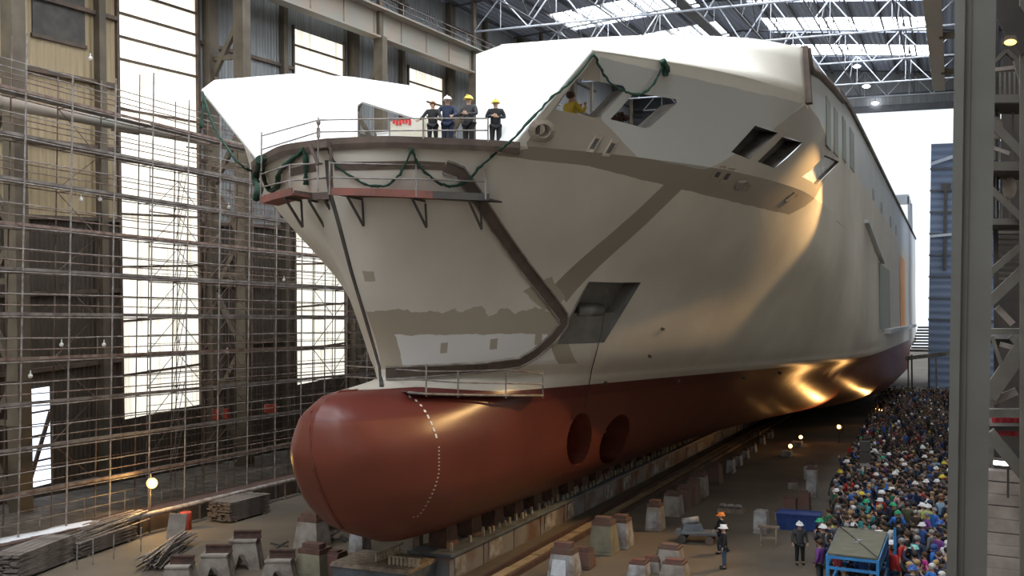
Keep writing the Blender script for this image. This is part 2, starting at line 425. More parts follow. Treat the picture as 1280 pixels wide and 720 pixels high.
# ---- upper white facet, inner bulwark faces, deck
def pl_ray(x, y, a, b, c):
    n = (b-a).cross(c-a); r = ray(x, y); return CAM + r*(n.dot(a-CAM)/n.dot(r))
K0 = Vector((XC+8.4, 34.3, 20.5)); DC = Vector((XC+5.75, 33.1, 17.0)); Bp = Vector((-18.1, 39.9, 22.8))
TOP = [(-18.1,39.9,22.8),(-14.6,41.1,23.0),(-11.8,42.6,23.2),(-8.16,45.7,23.45),(-6.35,49,23.68)]
tp = arc(TOP, 30, 1.0); kk = arc([(XC+b, y, z) for y, b, z in K[:5]], 30, 1.0)
g = MB()
for j in range(4):
    for c in range(29):
        P = lambda jj, cc: tuple(kk[cc]*(1-jj/4)+tp[cc]*(jj/4))
        g.quad([P(j,c), P(j,c+1), P(j+1,c+1), P(j+1,c)]).smooth = True
bmesh.ops.remove_doubles(g.bm, verts=g.bm.verts, dist=1e-3)
M['creamwhite'] = mat('upper_facet_white', (.84,.80,.72), (.78,.74,.66), .4, .5)
facet = g.build('bow_facet', M['creamwhite'], SHIP)
md = facet.modifiers.new('thick', 'SOLIDIFY'); md.thickness = .08; md.offset = 0
g = MB()
ins = [pl_ray(x, y, DC, K0, Bp) for x, y in ((640,184),(740,66),(625,57),(595,68),(595,184))]
ins[0] = DC; ins[1] = K0; ins[2] = Bp
aft = Vector((-.035,.05,0))
g.quad(ins); f2 = [p+Vector((.06,.05,0)) for p in ins]; g.quad(f2[::-1])
for i in range(5): g.quad([ins[i], ins[(i+1)%5], f2[(i+1)%5], f2[i]])
bul = g.build('bulwark_face', M['white'], SHIP)
# starboard wing
K1 = Vector((XC-8.9, 33.5, 20.5)); D1 = Vector((XC-5.3, 32.3, 17.0)); A1 = Vector((-24.0, 43.6, 22.3))
out = [(320,197),(252,112),(268,100),(365,92),(440,96),(533,110),(533,186),(540,186),(532,151),(453,127),(447,131),(447,186)]
S = [pl_ray(x, y, K1, D1, A1) for x, y in out]
g = MB()
poly = [S[0], S[1], S[2], S[3], S[4], S[5], pl_ray(533,152,K1,D1,A1), S[9], S[10], S[11]]
nrm = (K1-D1).cross(A1-D1).normalized(); nrm = -nrm if nrm.dot(CAM-D1) < 0 else nrm
a = [g.bm.verts.new(p) for p in poly]; b = [g.bm.verts.new(p-nrm*.1) for p in poly]
g.bm.faces.new(a); g.bm.faces.new(b[::-1])
for i in range(len(a)): g.bm.faces.new((a[i], a[(i+1)%len(a)], b[(i+1)%len(a)], b[i]))
bmesh.ops.triangulate(g.bm, faces=[f for f in g.bm.faces if len(f.verts) > 4])
g.build('bulwark_face', M['white'], SHIP)
# flat of side above the knuckle
g = MB()
ys = [49,56,63,71,85,108,140,170,205]; zt = [23.6,24.1,24.6,25.0,25.2,25.4,25.7,26.0,26.3]
for sgn in (1, -1):
    for i in range(len(ys)-1):
        if sgn < 0 and ys[i] < 108: continue
        for k in range(3):
            z0 = lambda n: 21.2+(zt[n]-21.2)*k/3; z1 = lambda n: 21.2+(zt[n]-21.2)*(k+1)/3
            g.quad([(XC+sgn*14.1, ys[i], z0(i)), (XC+sgn*14.1, ys[i+1], z0(i+1)), (XC+sgn*14.1, ys[i+1], z1(i+1)), (XC+sgn*14.1, ys[i], z1(i))])
bmesh.ops.remove_doubles(g.bm, verts=g.bm.verts, dist=1e-3)
M['sidepaint'] = mat('side_paint', (.60,.63,.66), (.52,.55,.58), .25, .4)
g.build('upper_side', M['sidepaint'], SHIP)
g = MB()
for i in range(len(ys)-1):
    if ys[i] >= 63: g.quad([(XC-14, ys[i], 16.7), (XC+14, ys[i], 16.7), (XC+14, ys[i+1], 16.7), (XC-14, ys[i+1], 16.7)])
g.build('weather_deck', M['concd'], SHIP)
g = MB(); fl = [(XC+b, y) for y, b in resample(ROWS[-1][1], 60)[:, :]]; fl = [(p[0], p[1]) for p in fl if p[1] < 100]
pt = [Vector((XC+b*.985, y, 17.0)) for y, b in resample(ROWS[-1][1], 60) if y < 70]
for p, q in zip(pt, pt[1:]): g.quad([p, q, (2*XC-q.x, q.y, q.z), (2*XC-p.x, p.y, p.z)])
bmesh.ops.remove_doubles(g.bm, verts=g.bm.verts, dist=1e-3)
g.build('fore_deck', M['concd'], SHIP)
# brown unpainted plate edges at the block joint
g = MB(); g.bar((XC+14.16,49.1,21.0),(XC+14.0,49.15,23.75),.35,.5)
g.path([(XC+14.1,49.2,23.7),(XC+14.15,49.6,22.9),(XC+14.15,50.4,22.9),(XC+14.15,54,23.5),(XC+14.15,60,24.1),(XC+14.15,66,24.6)], .22, 6)
g.build('block_joint_edge', M['brown'], SHIP, 'bare brown plate edge')
g = MB()
for i in range(len(ys)-1):
    if ys[i] >= 63: g.bar((XC+14.12, ys[i], zt[i]+.05), (XC+14.12, ys[i+1], zt[i+1]+.05), .35, .3)
g.build('side_coaming', M['concd'], SHIP)
# deck edge band round the bow
g = MB(); rows_ = []
e = [(b, y) for y, b in resample(ROWS[-1][1], 200) if y < 33.4]
e = [(-b, y) for b, y in e[::-1]]+e[1:]
for b, y in e:
    n = Vector((b*.12, -1, 0)).normalized()
    p = Vector((XC+b, y, 0)); rows_.append([g.bm.verts.new(p+n*o+Vector((0,0,z))) for o, z in ((.06,16.72),(.14,16.9),(.16,17.12),(-.25,17.14),(-.3,16.7))])
for r0, r1 in zip(rows_, rows_[1:]):
    for k in range(4): g.bm.faces.new((r0[k], r0[k+1], r1[k+1], r1[k]))
g.bm.faces.new(rows_[0]); g.bm.faces.new(rows_[-1][::-1])
g.build('deck_edge', M['brown'], SHIP, 'dark brown unpainted deck edge')
# bow door seams
g = MB(); strip(g, SEAM, .46, .03, 0); strip(g, SEAM, .06, .09, 1, -.24); strip(g, SEAM, .06, .09, 1, .24)
g.build('door_seam', [M['brown'], M['conc']], SHIP, 'dark rusty seam of the bow door')
g = MB(); strip(g, SEAMTOP, .3, .02, 0); strip(g, SEAMST, .3, .02, 0); g.build('door_seam', [M['brown']], SHIP)
g = MB(); strip(g, STEMS, .16, .05, 0); g.build('stem_seam', M['dark'], SHIP)
for k, (x, y, r) in enumerate([(700,402,.22),(697,408,.15),(690,392,.2),(540,443,.12),(600,438,.1)][:3]):
    pass
# openings
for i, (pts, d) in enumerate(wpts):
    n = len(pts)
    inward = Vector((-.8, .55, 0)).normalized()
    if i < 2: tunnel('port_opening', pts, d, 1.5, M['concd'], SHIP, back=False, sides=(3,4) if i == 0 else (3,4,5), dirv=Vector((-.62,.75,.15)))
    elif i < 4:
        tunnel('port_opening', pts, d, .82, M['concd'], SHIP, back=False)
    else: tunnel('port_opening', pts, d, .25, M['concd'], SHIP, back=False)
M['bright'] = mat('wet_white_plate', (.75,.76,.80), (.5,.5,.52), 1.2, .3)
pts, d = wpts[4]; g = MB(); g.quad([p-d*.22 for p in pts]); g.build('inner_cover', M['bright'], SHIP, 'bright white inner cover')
for k_ in (2, 3):  # backing plates added so these openings look dark instead of see-through
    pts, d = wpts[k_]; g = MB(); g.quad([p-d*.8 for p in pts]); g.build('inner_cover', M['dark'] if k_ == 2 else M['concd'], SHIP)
M['tunnelred'] = mat('tunnel_red', (.17,.04,.025), (.12,.03,.02), 1, .5)
for pts, d in tpts:
    o = tunnel('thruster_tunnel', pts, d, 2.2, M['tunnelred'], SHIP, back=True, dirv=Vector((-1,0,0)))
    c = sum(pts, Vector())/len(pts); g = MB()
    zs = [p.z for p in pts]; ys_ = [p.y for p in pts]
    g.bar((c.x-.9, min(ys_)+.3, c.z+.25), (c.x-.9, max(ys_)-.3, c.z+.25), .06, .06)
    g.bar((c.x-1.2, c.y, min(zs)+.2), (c.x-1.2, c.y, max(zs)-.2), .06, .06)
    g.tube((c.x-1.6,c.y,c.z),(c.x-1.0,c.y,c.z),.3,10)
    g.build('thruster_hub', M['conc'], SHIP)
# anchor pocket
pts, d = apts
M['anchorsteel'] = mat('bare_steel', (.17,.16,.145), (.22,.205,.185), 1.5, .4, .3)
qd = Vector((-.9,.25,.0)); o = tunnel('anchor_pocket', pts, d, .95, M['anchorsteel'], SHIP, dirv=qd)
b = [p+qd*.9 for p in pts]; g = MB()
g.quad([pts[3]+qd*.05, pts[2]+qd*.05, (b[2]*.5+b[1]*.5)*.5+(pts[2]*.5+pts[1]*.5)*.5, (b[3]*.5+b[0]*.5)*.5+(pts[3]*.5+pts[0]*.5)*.5])
g.build('pocket_plate', M['anchorsteel'], o)
c = sum(pts, Vector())/4+qd*.62; g = MB(); ax_ = (pts[2]-pts[3]).normalized()
g.tube(c-ax_*.75+Vector((0,0,.12)), c+ax_*.8+Vector((0,0,.12)), .3, 16); g.build('hawse_pipe', M['anchorsteel'], o)
# mooring pipe ring
pts, d = ppts; c = sum(pts, Vector())/len(pts); g = MB()
for k in range(14):
    p, q = pts[k]-c, pts[(k+1)%14]-c
    g.quad([c+p*1.0-d*.3, c+q*1.0-d*.3, c+q*1.12+d*.12, c+p*1.12+d*.12]); g.quad([c+p*1.12+d*.12, c+q*1.12+d*.12, c+q*1.9+d*.02, c+p*1.9+d*.02])
M['ringtan'] = mat('ring_primer', (.36,.29,.23), (.30,.25,.20), 2, .6)
g.build('mooring_ring', M['ringtan'], SHIP, 'tan primed round mooring ring')
g = MB(); g.tube(c-d*.35+Vector((0,0,-.2)), c-d*.3+Vector((0,0,.22)), .1, 8); g.build('ring_roller', M['steel'], SHIP)
# slots and small fittings (measured on the uncut copy)
def pad(name, poly, h, m, label=None, inset=None):
    pts, d = patch_frame(poly)
    if len(pts) < len(poly): return
    g = MB(); a = [p-d*.03 for p in pts]; b = [p+d*h for p in pts]; g.quad(b); n = len(pts)
    for i in range(n): g.quad([a[i], a[(i+1)%n], b[(i+1)%n], b[i]])
    o = g.build(name, m, SHIP, label)
    if inset:
        c = sum(b, Vector())/n; g = MB(); g.quad([c+(p-c)*.62+d*.006 for p in b]); g.build('slot_recess', M['dark'], o)
for s in SLOTS:
    big = [(x+(x-sum(p[0] for p in s)/4)*.35, y+(y-sum(p[1] for p in s)/4)*.15) for x, y in s]
    pad('slot_frame', big, .05, M['ringtan'], None, True)
pad('fitting', [(980,250),(992,240),(996,243),(984,253)], .08, M['conc'])
pad('fitting', [(918,236),(922,226),(932,225),(936,230),(930,237)], .15, M['conc'])
for x, y in ((828,411),(812,445),(757,478),(848,476),(930,472),(975,466)):
    pad('eye_plate', [(x-2,y+1),(x-1,y-2),(x+2,y-1),(x+1,y+2)], .06, M['concd'])
# side fender ledge and recess panels, flat of side
g = MB(); g.bar((XC+14.2,84,18.6),(XC+14.2,104,16.4),.35,.3); g.build('fender_bar', M['sidepaint'], SHIP)
g = MB(); g.bar((XC+14.3,108,9.6),(XC+14.3,190,9.9),.6,.45); g.build('fender_bar', M['sidepaint'], SHIP)
M['sidegrey'] = mat('side_grey_panel', (.33,.36,.34), (.28,.31,.30), .5, .5)
M['sun_orange'] = mat('sun_reflection_orange', (.85,.42,.18), (.75,.33,.12), .5, .5)
g = MB()
g.box(XC+14.02,XC+14.07,101,118,9.9,16.2); g.build('side_panel', M['sidegrey'], SHIP, 'grey recessed side door')
g = MB(); g.box(XC+14.02,XC+14.06,142,158,9.8,20); g.build('sun_stripe', M['sun_orange'], SHIP, 'orange sun reflection put in as colour')  # sunlit reflection on the ship side, put in as orange colour
for y0, y1, z0, z1 in ((57,59,20.0,23.0),(61,63,20.2,23.2),(66,68,20.6,23.6),(71,74,20.8,23.8),(92,94,21,22.2),(103,105,21,22.2),(119,121,21,22.4),(131,132.5,21,22.4)):
    g = MB(); g.box(XC+14.1,XC+14.16,y0,y1,z0+.3,z1); g.build('side_opening', M['sidegrey'], SHIP)
for y in (78,):
    g = MB(); g.box(XC+14.0,XC+14.3,y,y+1.2,12,22); 
    g.bm.free()
# bulb draught marks: short white dashes running round the bulb
M['markwhite'] = mat('mark_white', (.75,.72,.68), None, rough=.6)
marks = [(512,496),(520,501),(526,507),(531,514),(535,521),(539,529),(542,537),(545,545),(547,552)]
g = MB()
dots = [(548.5,559+4.6*k) for k in range(7)]+[(548,592),(547,597),(545.5,602),(544,607),(542,612),(540,617),(537.5,622),(535,627),(532,632),(529,637),(526,641),(522,645),(517,646)]
from_h = lambda x, y: bvh_h.ray_cast(CAM, ray(x, y).normalized())
for i, (x, y) in enumerate(marks[:-1]+dots):
    h = from_h(x, y)
    if h[0] is None: continue
    n = h[1] if h[1].dot(ray(x, y)) < 0 else -h[1]
    x2, y2 = (marks+dots)[min(i+1, len(marks+dots)-1)]
    big = i < len(marks)-1; l = .16 if big else .05
    t = Vector((0, 0, 1)).cross(n).cross(n).normalized()
    if i < 4: t = (t+Vector((0,-.9,0))).normalized()
    u = t.cross(n).normalized(); p = h[0]+n*.012
    g = MB(); g.quad([p-t*l/2-u*.05, p-t*l/2+u*.05, p+t*l/2+u*.05, p+t*l/2-u*.05])
    g.build('draught_mark', M['markwhite'], SHIP)
# bulb centre seam
q = []
for x, y in ((447,488),(425,490),(405,494),(395,500),(389,515),(387,535),(388,560),(392,585),(400,610),(412,637),(428,660),(440,676)):
    h, n = hit(x, y)
    if h is not None: q.append((h, n))
g = MB(); strip(g, q, .09, .05); g.build('bulb_seam', M['tunnelred'], SHIP, 'dark weld seam of the bulb')
# stern equipment frame standing beyond
g = MB()
for y in (192, 204):
    for x in (XC+4, XC+13.5): g.bar((x,y,26),(x,y,33),.4)
for k in range(5): g.box(XC+4, XC+13.5, 192+k*2.6, 193.6+k*2.6, 33, 33.4)
g.box(XC+4,XC+13.5,191.8,192.2,31.6,33.2)
g.build('stern_gantry', M['sidepaint'], SHIP)
# ------------------------------------------------------------------ HALL (stands level; drawn in its own frame, then placed)
M['wallbeige'] = sheet('wall_sheet_beige', (.34,.26,.155), (.44,.345,.21), pitch=.5, streak=1.0)
M['walldark'] = sheet('wall_sheet_dark', (.065,.05,.038), (.085,.066,.05), streak=1.2)
M['wallgrey'] = sheet('wall_sheet_grey', (.20,.21,.22), (.30,.31,.32))
M['roofsheet'] = sheet('roof_sheet', (.26,.30,.40), (.32,.36,.46), axis=0, pitch=.6)
M['glazing'] = sheet('translucent_glazing', (.8,.78,.68), (.9,.9,.85), streak=.5, emit=WIN_E)
M['fill_glazing'] = sheet('added_fill_glazing', (.6,.58,.5), (.7,.7,.65), streak=.5, emit=.4)  # dimmer glow for the added panels on the right
M['skyglaze'] = glow('skylight_glazing', (.93,.97,1.0), SKY_E)
M['girt'] = mat('girt_dark', (.07,.055,.045), (.13,.085,.06), 1.2, .7)
M['crane'] = mat('crane_girder', (.27,.28,.25), (.33,.27,.22), .35, .7, thr=(.3,.6))
M['floor'] = mat('slipway_floor', (.155,.125,.092), (.09,.073,.055), .22, .75, bump=.25, thr=(.35,.7))
M['blueclad'] = sheet('blue_cladding', (.12,.16,.24), (.15,.19,.28), axis=2, pitch=1.2)
WX = -46.0
bright = [(y, y+7.0) for y in (10.7, 28.2, 45.7, 63.2, 80.7, 98.2, 115.7, 133.2)]
def wall_seg(name, y0, y1, z0, z1, m, x=WX, lab=None):
    g = MB(); g.box(x-.12, x, y0, y1, z0, z1); return struct(hall(g.build(name, m)), lab)
g = MB(); last = -30
for a, b in bright:
    g.box(WX-.12, WX, last, a, -14, 36.5); g.box(WX-.12, WX, a, b, 27.7, 36.5, 1); g.box(WX-.12, WX, a, b, -14, .5, 2); last = b
g.box(WX-.12, WX, last, 150, -14, 36.5)
wl_ = g.build('wall_left', [M['wallbeige'], M['wallgrey'], M['walldark']])
me = wl_.data
struct(hall(wl_), 'tall profiled sheet hall wall behind the scaffold')
# lower sheets coloured dark for the shade down there; grey upper cladding above
g = MB()
for (a, b) in zip([-30]+[q[1] for q in bright], [q[0] for q in bright]+[150]):
    g.box(WX, WX+.05, a+.1, b-.1, -13, 12.6, 0)
    if a > 50: g.box(WX, WX+.05, a+.1, b-.1, 12.7, 36, 1)
struct(hall(g.build('trim_1', [M['walldark'], M['wallgrey']])), 'lower wall sheeting coloured dark for the shade')
for i, (a, b) in enumerate(bright):
    g = MB(); g.box(WX-.06, WX-.02, a, b, .5, 27.7)
    o = struct(hall(g.build('window_%d' % (i+1), M['glazing'])), 'tall bright translucent wall panel crossed by dark girts')
    g = MB()
    for z in (3.2, 6.5, 9.8, 13.0, 16.2, 19.3, 22.3, 23.65, 25.05, 26.45): g.box(WX-.02, WX+.14, a, b, z-.07, z+.07)
    for y in (a, b): g.box(WX-.05, WX+.2, y-.1, y+.1, .3, 27.9)
    q = g.build('window_frame', M['girt'], o)
g = MB()
last = -30
for a, b in bright+[(150,150)]:
    for z in (4.2, 8.4, 12.6, 16.8, 20.6, 24.6, 29.6, 33.2): g.box(WX+.05, WX+.28, last+.1, a-.1, z-.12, z+.12)
    last = b
struct(hall(g.build('trim_2', M['girt'])), 'horizontal wall girts')
# small lit openings low in the near wall
M['litglass'] = glow('lit_window', (.75,.85,1), 1.6)
g = MB(); g.box(WX+.06, WX+.1, 38.9, 40.4, -2.2, 3.2)
ow = struct(hall(g.build('window_20', M['litglass'])), 'small bright opening low in the hall wall')
g = MB()
for z in (-.8, .6, 1.9): g.box(WX+.08, WX+.16, 38.9, 40.4, z-.05, z+.05)
g.bar((WX+.13,38.9,-2),(WX+.13,40.4,1.8),.1,.25); g.build('window_frame', M['girt'], ow)
# dark upper window of the near wall
g = MB(); g.box(WX, WX+.08, 39.7, 43.3, 22.6, 25.2); g.box(WX, WX+.14, 39.6, 43.4, 22.4, 22.6, 1)
struct(hall(g.build('window_21', [M['dark'], M['girt']])), 'dark window high in the beige wall')
# wall frames: wall column, crane column and lacing between
frames_y = [18.5, 36.0, 53.6, 71.1, 88.6, 106.1, 123.6, 141.1]
for i, y in enumerate(frames_y):
    t = thing('steel_column', ['laced steel wall column at the near left edge', 'laced steel wall column left of the first bright wall panel', 'laced steel wall column right of the first bright wall panel',
        'laced steel wall column right of the second bright wall panel', 'laced steel wall column right of the third bright wall panel', 'laced wall column half hidden behind the bow', 'laced wall column hidden behind the ship, nearer the gate', 'laced wall column beside the hall gate'][i], 'steel column', group='laced columns of the left wall')
    g = MB(); g.box(WX+.1, WX+.7, y-.45, y+.45, -14, 36); hall(g.build('wall_post', M['colold'], t))
    g = MB(); g.box(-43.4, -42.6, y-.4, y+.4, -14, 28.3); hall(g.build('crane_post', M['colold'], t))
    g = MB(); g.box(-43.2, -42.9, y-.3, y+.3, 28.3, 35.5); hall(g.build('top_post', M['colold'], t))
    z, k = -10, 0
    while z < 26:
        g = MB(); a, b = (WX+.6, -43.2) if k % 2 else (-43.2, WX+.6)
        g.bar((a, y, z), (b, y, z+3.6), .3, .3); hall(g.build('lacing_bar', M['colold'], t)); z += 3.6; k += 1
    for z in (2.0, 9.2, 16.4, 23.6):
        g = MB(); g.bar((WX+.5,y,z),(-43,y,z),.22,.3); hall(g.build('tie_bar', M['colold'], t))
for y in (26.5, 44.2, 61.8, 79.3, 96.8):
    g = MB(); g.box(WX+.05, WX+.5, y-.25, y+.25, -14, 36); tag(hall(g.build('wall_mullion', M['colold'])), {26.5:'slim wall post at the near end of the left wall',44.2:'slim wall post left beside the first bright panel',61.8:'slim wall post left beside the second bright panel',79.3:'slim wall post left beside the third bright panel',96.8:'slim wall post far along the left wall'}[y], 'wall post')
# crane girders
t = thing('crane_girder', 'long mottled grey green crane girder along the left wall', 'crane girder')
g = MB(); g.box(-43.6,-43.2,-20,112,28.3,30.35); hall(g.build('web', M['crane'], t))
g = MB(); g.box(-43.75,-42.3,-20,112,30.35,30.5); hall(g.build('top_flange', M['crane'], t))
g = MB(); g.box(-43.75,-42.7,-20,112,28.15,28.3); hall(g.build('bottom_flange', M['crane'], t))
for y in np.arange(0, 111, 4.4):
    g = MB(); g.box(-43.2,-43.1,y-.05,y+.05,28.3,30.35); hall(g.build('stiffener', M['crane'], t))
for y in np.arange(2, 110, 6): 
    g = MB(); g.tube((-42.5,y,30.5),(-42.5,y,31.5),.04); hall(g.build('rail_post', M['steel'], t))
for z in (31.0,31.5):
    g = MB(); g.tube((-42.5,2,z),(-42.5,111,z),.035); hall(g.build('hand_rail', M['steel'], t))
t = thing('crane_girder', 'dark crane girder seen from below beside the near right column', 'crane girder')
g = MB(); g.box(-1.9,-1.1,22,118,28.3,30.4); hall(g.build('web', M['trussdark'], t))
g = MB(); g.box(-2.1,-.9,22,118,28.15,28.3); hall(g.build('bottom_flange', M['crane'], t))
for y in np.arange(60, 118, 8):
    g = MB(); g.box(-2.2,-1.9,y,y+.5,28.6,29.0); hall(g.build('bracket', M['trusswhite'], t))
for y in (36.0, 53.6, 71.1, 88.6, 106.1):
    g = MB(); g.box(.0,.55,y,y+.6,-14,30.4); hall(g.build('crane_post', M['colold'], t))
    g = MB(); g.box(-1.2,.1,y+.1,y+.5,28.0,28.5); hall(g.build('arm', M['colold'], t))
# roof
EA, RI, RX = 35.2, 37.2, -23.0
def rz_(x): return RI-abs(x-RX)/23.0*(RI-EA)
sky_y = [(y-1.5, y+6.5) for y in (-8, 7.5, 23, 38.5, 54, 69.5, 85, 100.5, 116, 131.5)]
SX = [(-39.5, -25.0), (-20.0, -1.5)]
g = MB()
def rq(x0, x1, y0, y1, t=.15):
    g.solid([(x0,y0,rz_(x0)),(x1,y0,rz_(x1)),(x1,y1,rz_(x1)),(x0,y1,rz_(x0)),(x0,y0,rz_(x0)+t),(x1,y0,rz_(x1)+t),(x1,y1,rz_(x1)+t),(x0,y1,rz_(x0)+t)])
for x0, x1 in ((-46.2,SX[0][0]),(SX[0][1],RX),(RX,SX[1][0]),(SX[1][1],8)): rq(x0, x1, -20, 150)
for x0, x1 in SX:
    last = -20
    for a, b in sky_y: rq(x0, x1, last, a); last = b
    rq(x0, x1, last, 150)
struct(hall(g.build('ceiling', M['roofsheet'])), 'profiled hall roof with long skylights')
k = 30
for x0, x1 in SX:
    for a, b in sky_y:
        g = MB(); g.solid([(x0,a,rz_(x0)+.1),(x1,a,rz_(x1)+.1),(x1,b,rz_(x1)+.1),(x0,b,rz_(x0)+.1),(x0,a,rz_(x0)+.16),(x1,a,rz_(x1)+.16),(x1,b,rz_(x1)+.16),(x0,b,rz_(x0)+.16)])
        o = struct(hall(g.build('window_%d' % k, M['skyglaze'])), 'bright roof skylight strip'); k += 1
        g = MB()
        for j in range(1, 8):
            x = x0+(x1-x0)*j/8; g.box(x-.05, x+.05, a, b, rz_(x)-.05, rz_(x)+.08)
        g.build('window_frame', M['trussdark'], o)
# purlins and ridge walkway
g = MB()
for x in np.arange(-45, 7, 2.9): g.box(x-.09, x+.09, -20, 150, rz_(x)-.28, rz_(x)-.02)
struct(hall(g.build('trim_3', M['trussdark'])), 'roof purlins running the length of the hall')
t = thing('ridge_walkway', 'dark walkway hung under the roof ridge running to the gate', 'walkway')
g = MB(); g.box(RX-.6, RX+.6, -10, 150, 33.4, 33.6); hall(g.build('deck', M['trussdark'], t))
for s in (-.6, .6):
    g = MB(); g.tube((RX+s,-10,34.6),(RX+s,150,34.6),.05); hall(g.build('hand_rail', M['trussdark'], t))
# trusses: white tubular trusses across the hall
M_tr = {}
def truss(y, first=None):
    t = thing('roof_truss', 'white tubular roof truss across the hall', 'roof truss', group='roof trusses')
    g = MB()
    g.tube((-43,y,32.2),(3,y,32.2),.10,6); g.build('bottom_chord', M['trusswhite'], t)
    g = MB(); g.tube((-45.5,y,rz_(-45.5)-.4),(RX,y,RI-.4),.11,6); g.tube((RX,y,RI-.4),(5,y,rz_(5)-.4),.11,6); g.build('top_chord', M['trussdark'], t)
    n = 8
    for j in range(n):
        x0 = -43+46*j/n; x1 = -43+46*(j+1)/n; xm = (x0+x1)/2
        g = MB(); g.tube((x0,y,32.2),(xm,y,rz_(xm)-.4),.075,5); g.build('web_bar', M['trusswhite'], t)
        g = MB(); g.tube((xm,y,rz_(xm)-.4),(x1,y,32.2),.07,5); g.build('web_bar', M['trusswhite'], t)
        g = MB(); g.tube((xm,y,32.2),(xm,y,rz_(xm)-.4),.045,5); g.build('hanger', M['trusswhite'], t)
    # longitudinal lattice to the next truss
    return t
tr0 = truss(0); kids = list(tr0.children)
TY = [88.5, 104, 119.5, 135, 147]
TL = ['first roof truss in view, crossing the upper left skylight', 'second roof truss from the front, ending above the left skylights', 'third roof truss from the front, between two bright skylights', 'fourth roof truss, next before the gate wall', 'last roof truss close in front of the hall gate']
for i, y in enumerate(TY):
    r = tr0 if i == 0 else copy_tree(tr0, kids)
    r.matrix_world = HM @ Matrix.Translation((0, y, 0)); r['label'] = TL[i]+', white tubes'
# lattice bracing lengthwise
for x, lab in ((-36,'dark lengthwise lattice girder under the left skylights'),(-12,'dark lengthwise lattice girder under the right skylights'),(-5,'dark lengthwise lattice girder close to the right columns'),(-29,'dark lengthwise lattice girder left of the ridge'),(-18,'dark lengthwise lattice girder right of the ridge')):
    t = thing('lattice_girder', lab, 'lattice girder')
    g = MB(); g.tube((x,70,32.4),(x,149,32.4),.08,5); hall(g.build('bottom_chord', M['trussdark'], t))
    g = MB(); g.tube((x,70,rz_(x)-.5),(x,149,rz_(x)-.5),.08,5); hall(g.build('top_chord', M['trussdark'], t))
    for j in range(10):
        y = 70+j*7.8
        g = MB(); g.tube((x,y,32.4),(x,y+3.9,rz_(x)-.5),.06,4); hall(g.build('web_bar', M['trussdark'], t))
        g = MB(); g.tube((x,y+3.9,rz_(x)-.5),(x,y+7.8,32.4),.06,4); hall(g.build('web_bar', M['trussdark'], t))
# roof lamps
def lamp_at(x, y, px, lab):
    t = thing('hanging_lamp', lab, 'lamp', group='round hall lamps')
    p = hZ(x, y, 31.7) if px is None else hY(x, y, px)
    g = MB(); g.ball((0,0,0), .5, 0, 12, 8, (1,1,.4)); g.build('lamp_globe', M['lampw'], t)
    g = MB(); g.tube((0,0,.15),(0,0,.5),.18,8,r2=.06); g.tube((0,0,.5),(0,0,1.1),.03); g.build('lamp_housing', M['trussdark'], t)
    t.matrix_world = HM @ Matrix.Translation(p)
lamp_at(653,21,100,'round white hall lamp above the crane girder end')
lamp_at(1083,108,141,'round white hall lamp on the last roof truss')
lamp_at(1094,129,149,'lowest round white hall lamp in front of the gate lintel')
lamp_at(1071,83,139,'round white hall lamp highest above the gate truss')
lamp_at(1053,46,128,'round white hall lamp just below the right skylight')
# far gable over the open gate
g = MB(); g.box(-46,8,150,150.4,30.6,38); struct(hall(g.build('wall_back', M['wallgrey'])), 'sheeted wall above the open hall gate')
g = MB(); g.box(-46,8,149.2,150,30.4,31.3); g.box(-46,8,149.4,150,32.6,32.9); g.box(-46,-38,150,150.4,-20,38); struct(hall(g.build('trim_4', M['trussdark'])), 'lintel beam over the gate')
g = MB(); g.box(8,8.3,-20,150,-16,37); struct(hall(g.build('wall_right', M['walldark'])), 'dark right hall wall')
for i_, y in enumerate((1.7, 19.2, 36.7, 54.2, 71.7, 89.2, 106.7, 124.2)):  # unseen glowing panels added to light the port side and the crowd
    g = MB(); g.box(7.9,7.96,y,y+7.0,.5,27.7); struct(hall(g.build('window_%d' % (60+i_), M['fill_glazing'])), 'unseen glowing panel added to the right hall wall as fill light')
g = MB(); g.box(-46,8,-20.3,-20,-15,17); struct(hall(g.build('wall_front', M['walldark'])), 'unseen low end wall behind the viewer, added to block front light')  # unseen wall added against frontal light, left open above to let it in
# ground: one slipway plane
g = MB(); g.box(-75, 60, -15, 420, -.3, 0); struct(g.build('floor', M['floor']), 'dusty brown concrete floor of the slipway hall')

# ---- the near right column
t = thing('steel_column', 'broad grey green steel column close in front, full height at the right', 'steel column')
y0 = 18.5
def yx(px, Y=y0, py=360): return hY(px, py, Y).x
xa, xb, xc_ = yx(1188.5), yx(1201), yx(1239.5)
g = MB(); g.box(xb, xc_, y0, y0+.5, -12, 33); hall(g.build('web', M['colsteel'], t))
g = MB(); g.box(xa, xb, y0-.12, y0+.6, -12, 33); hall(g.build('flange', M['colsteel'], t))
g = MB(); g.box(xb+.1, xb+.115, y0-.012, y0, -12, 33); hall(g.build('weld_line', M['colold'], t))
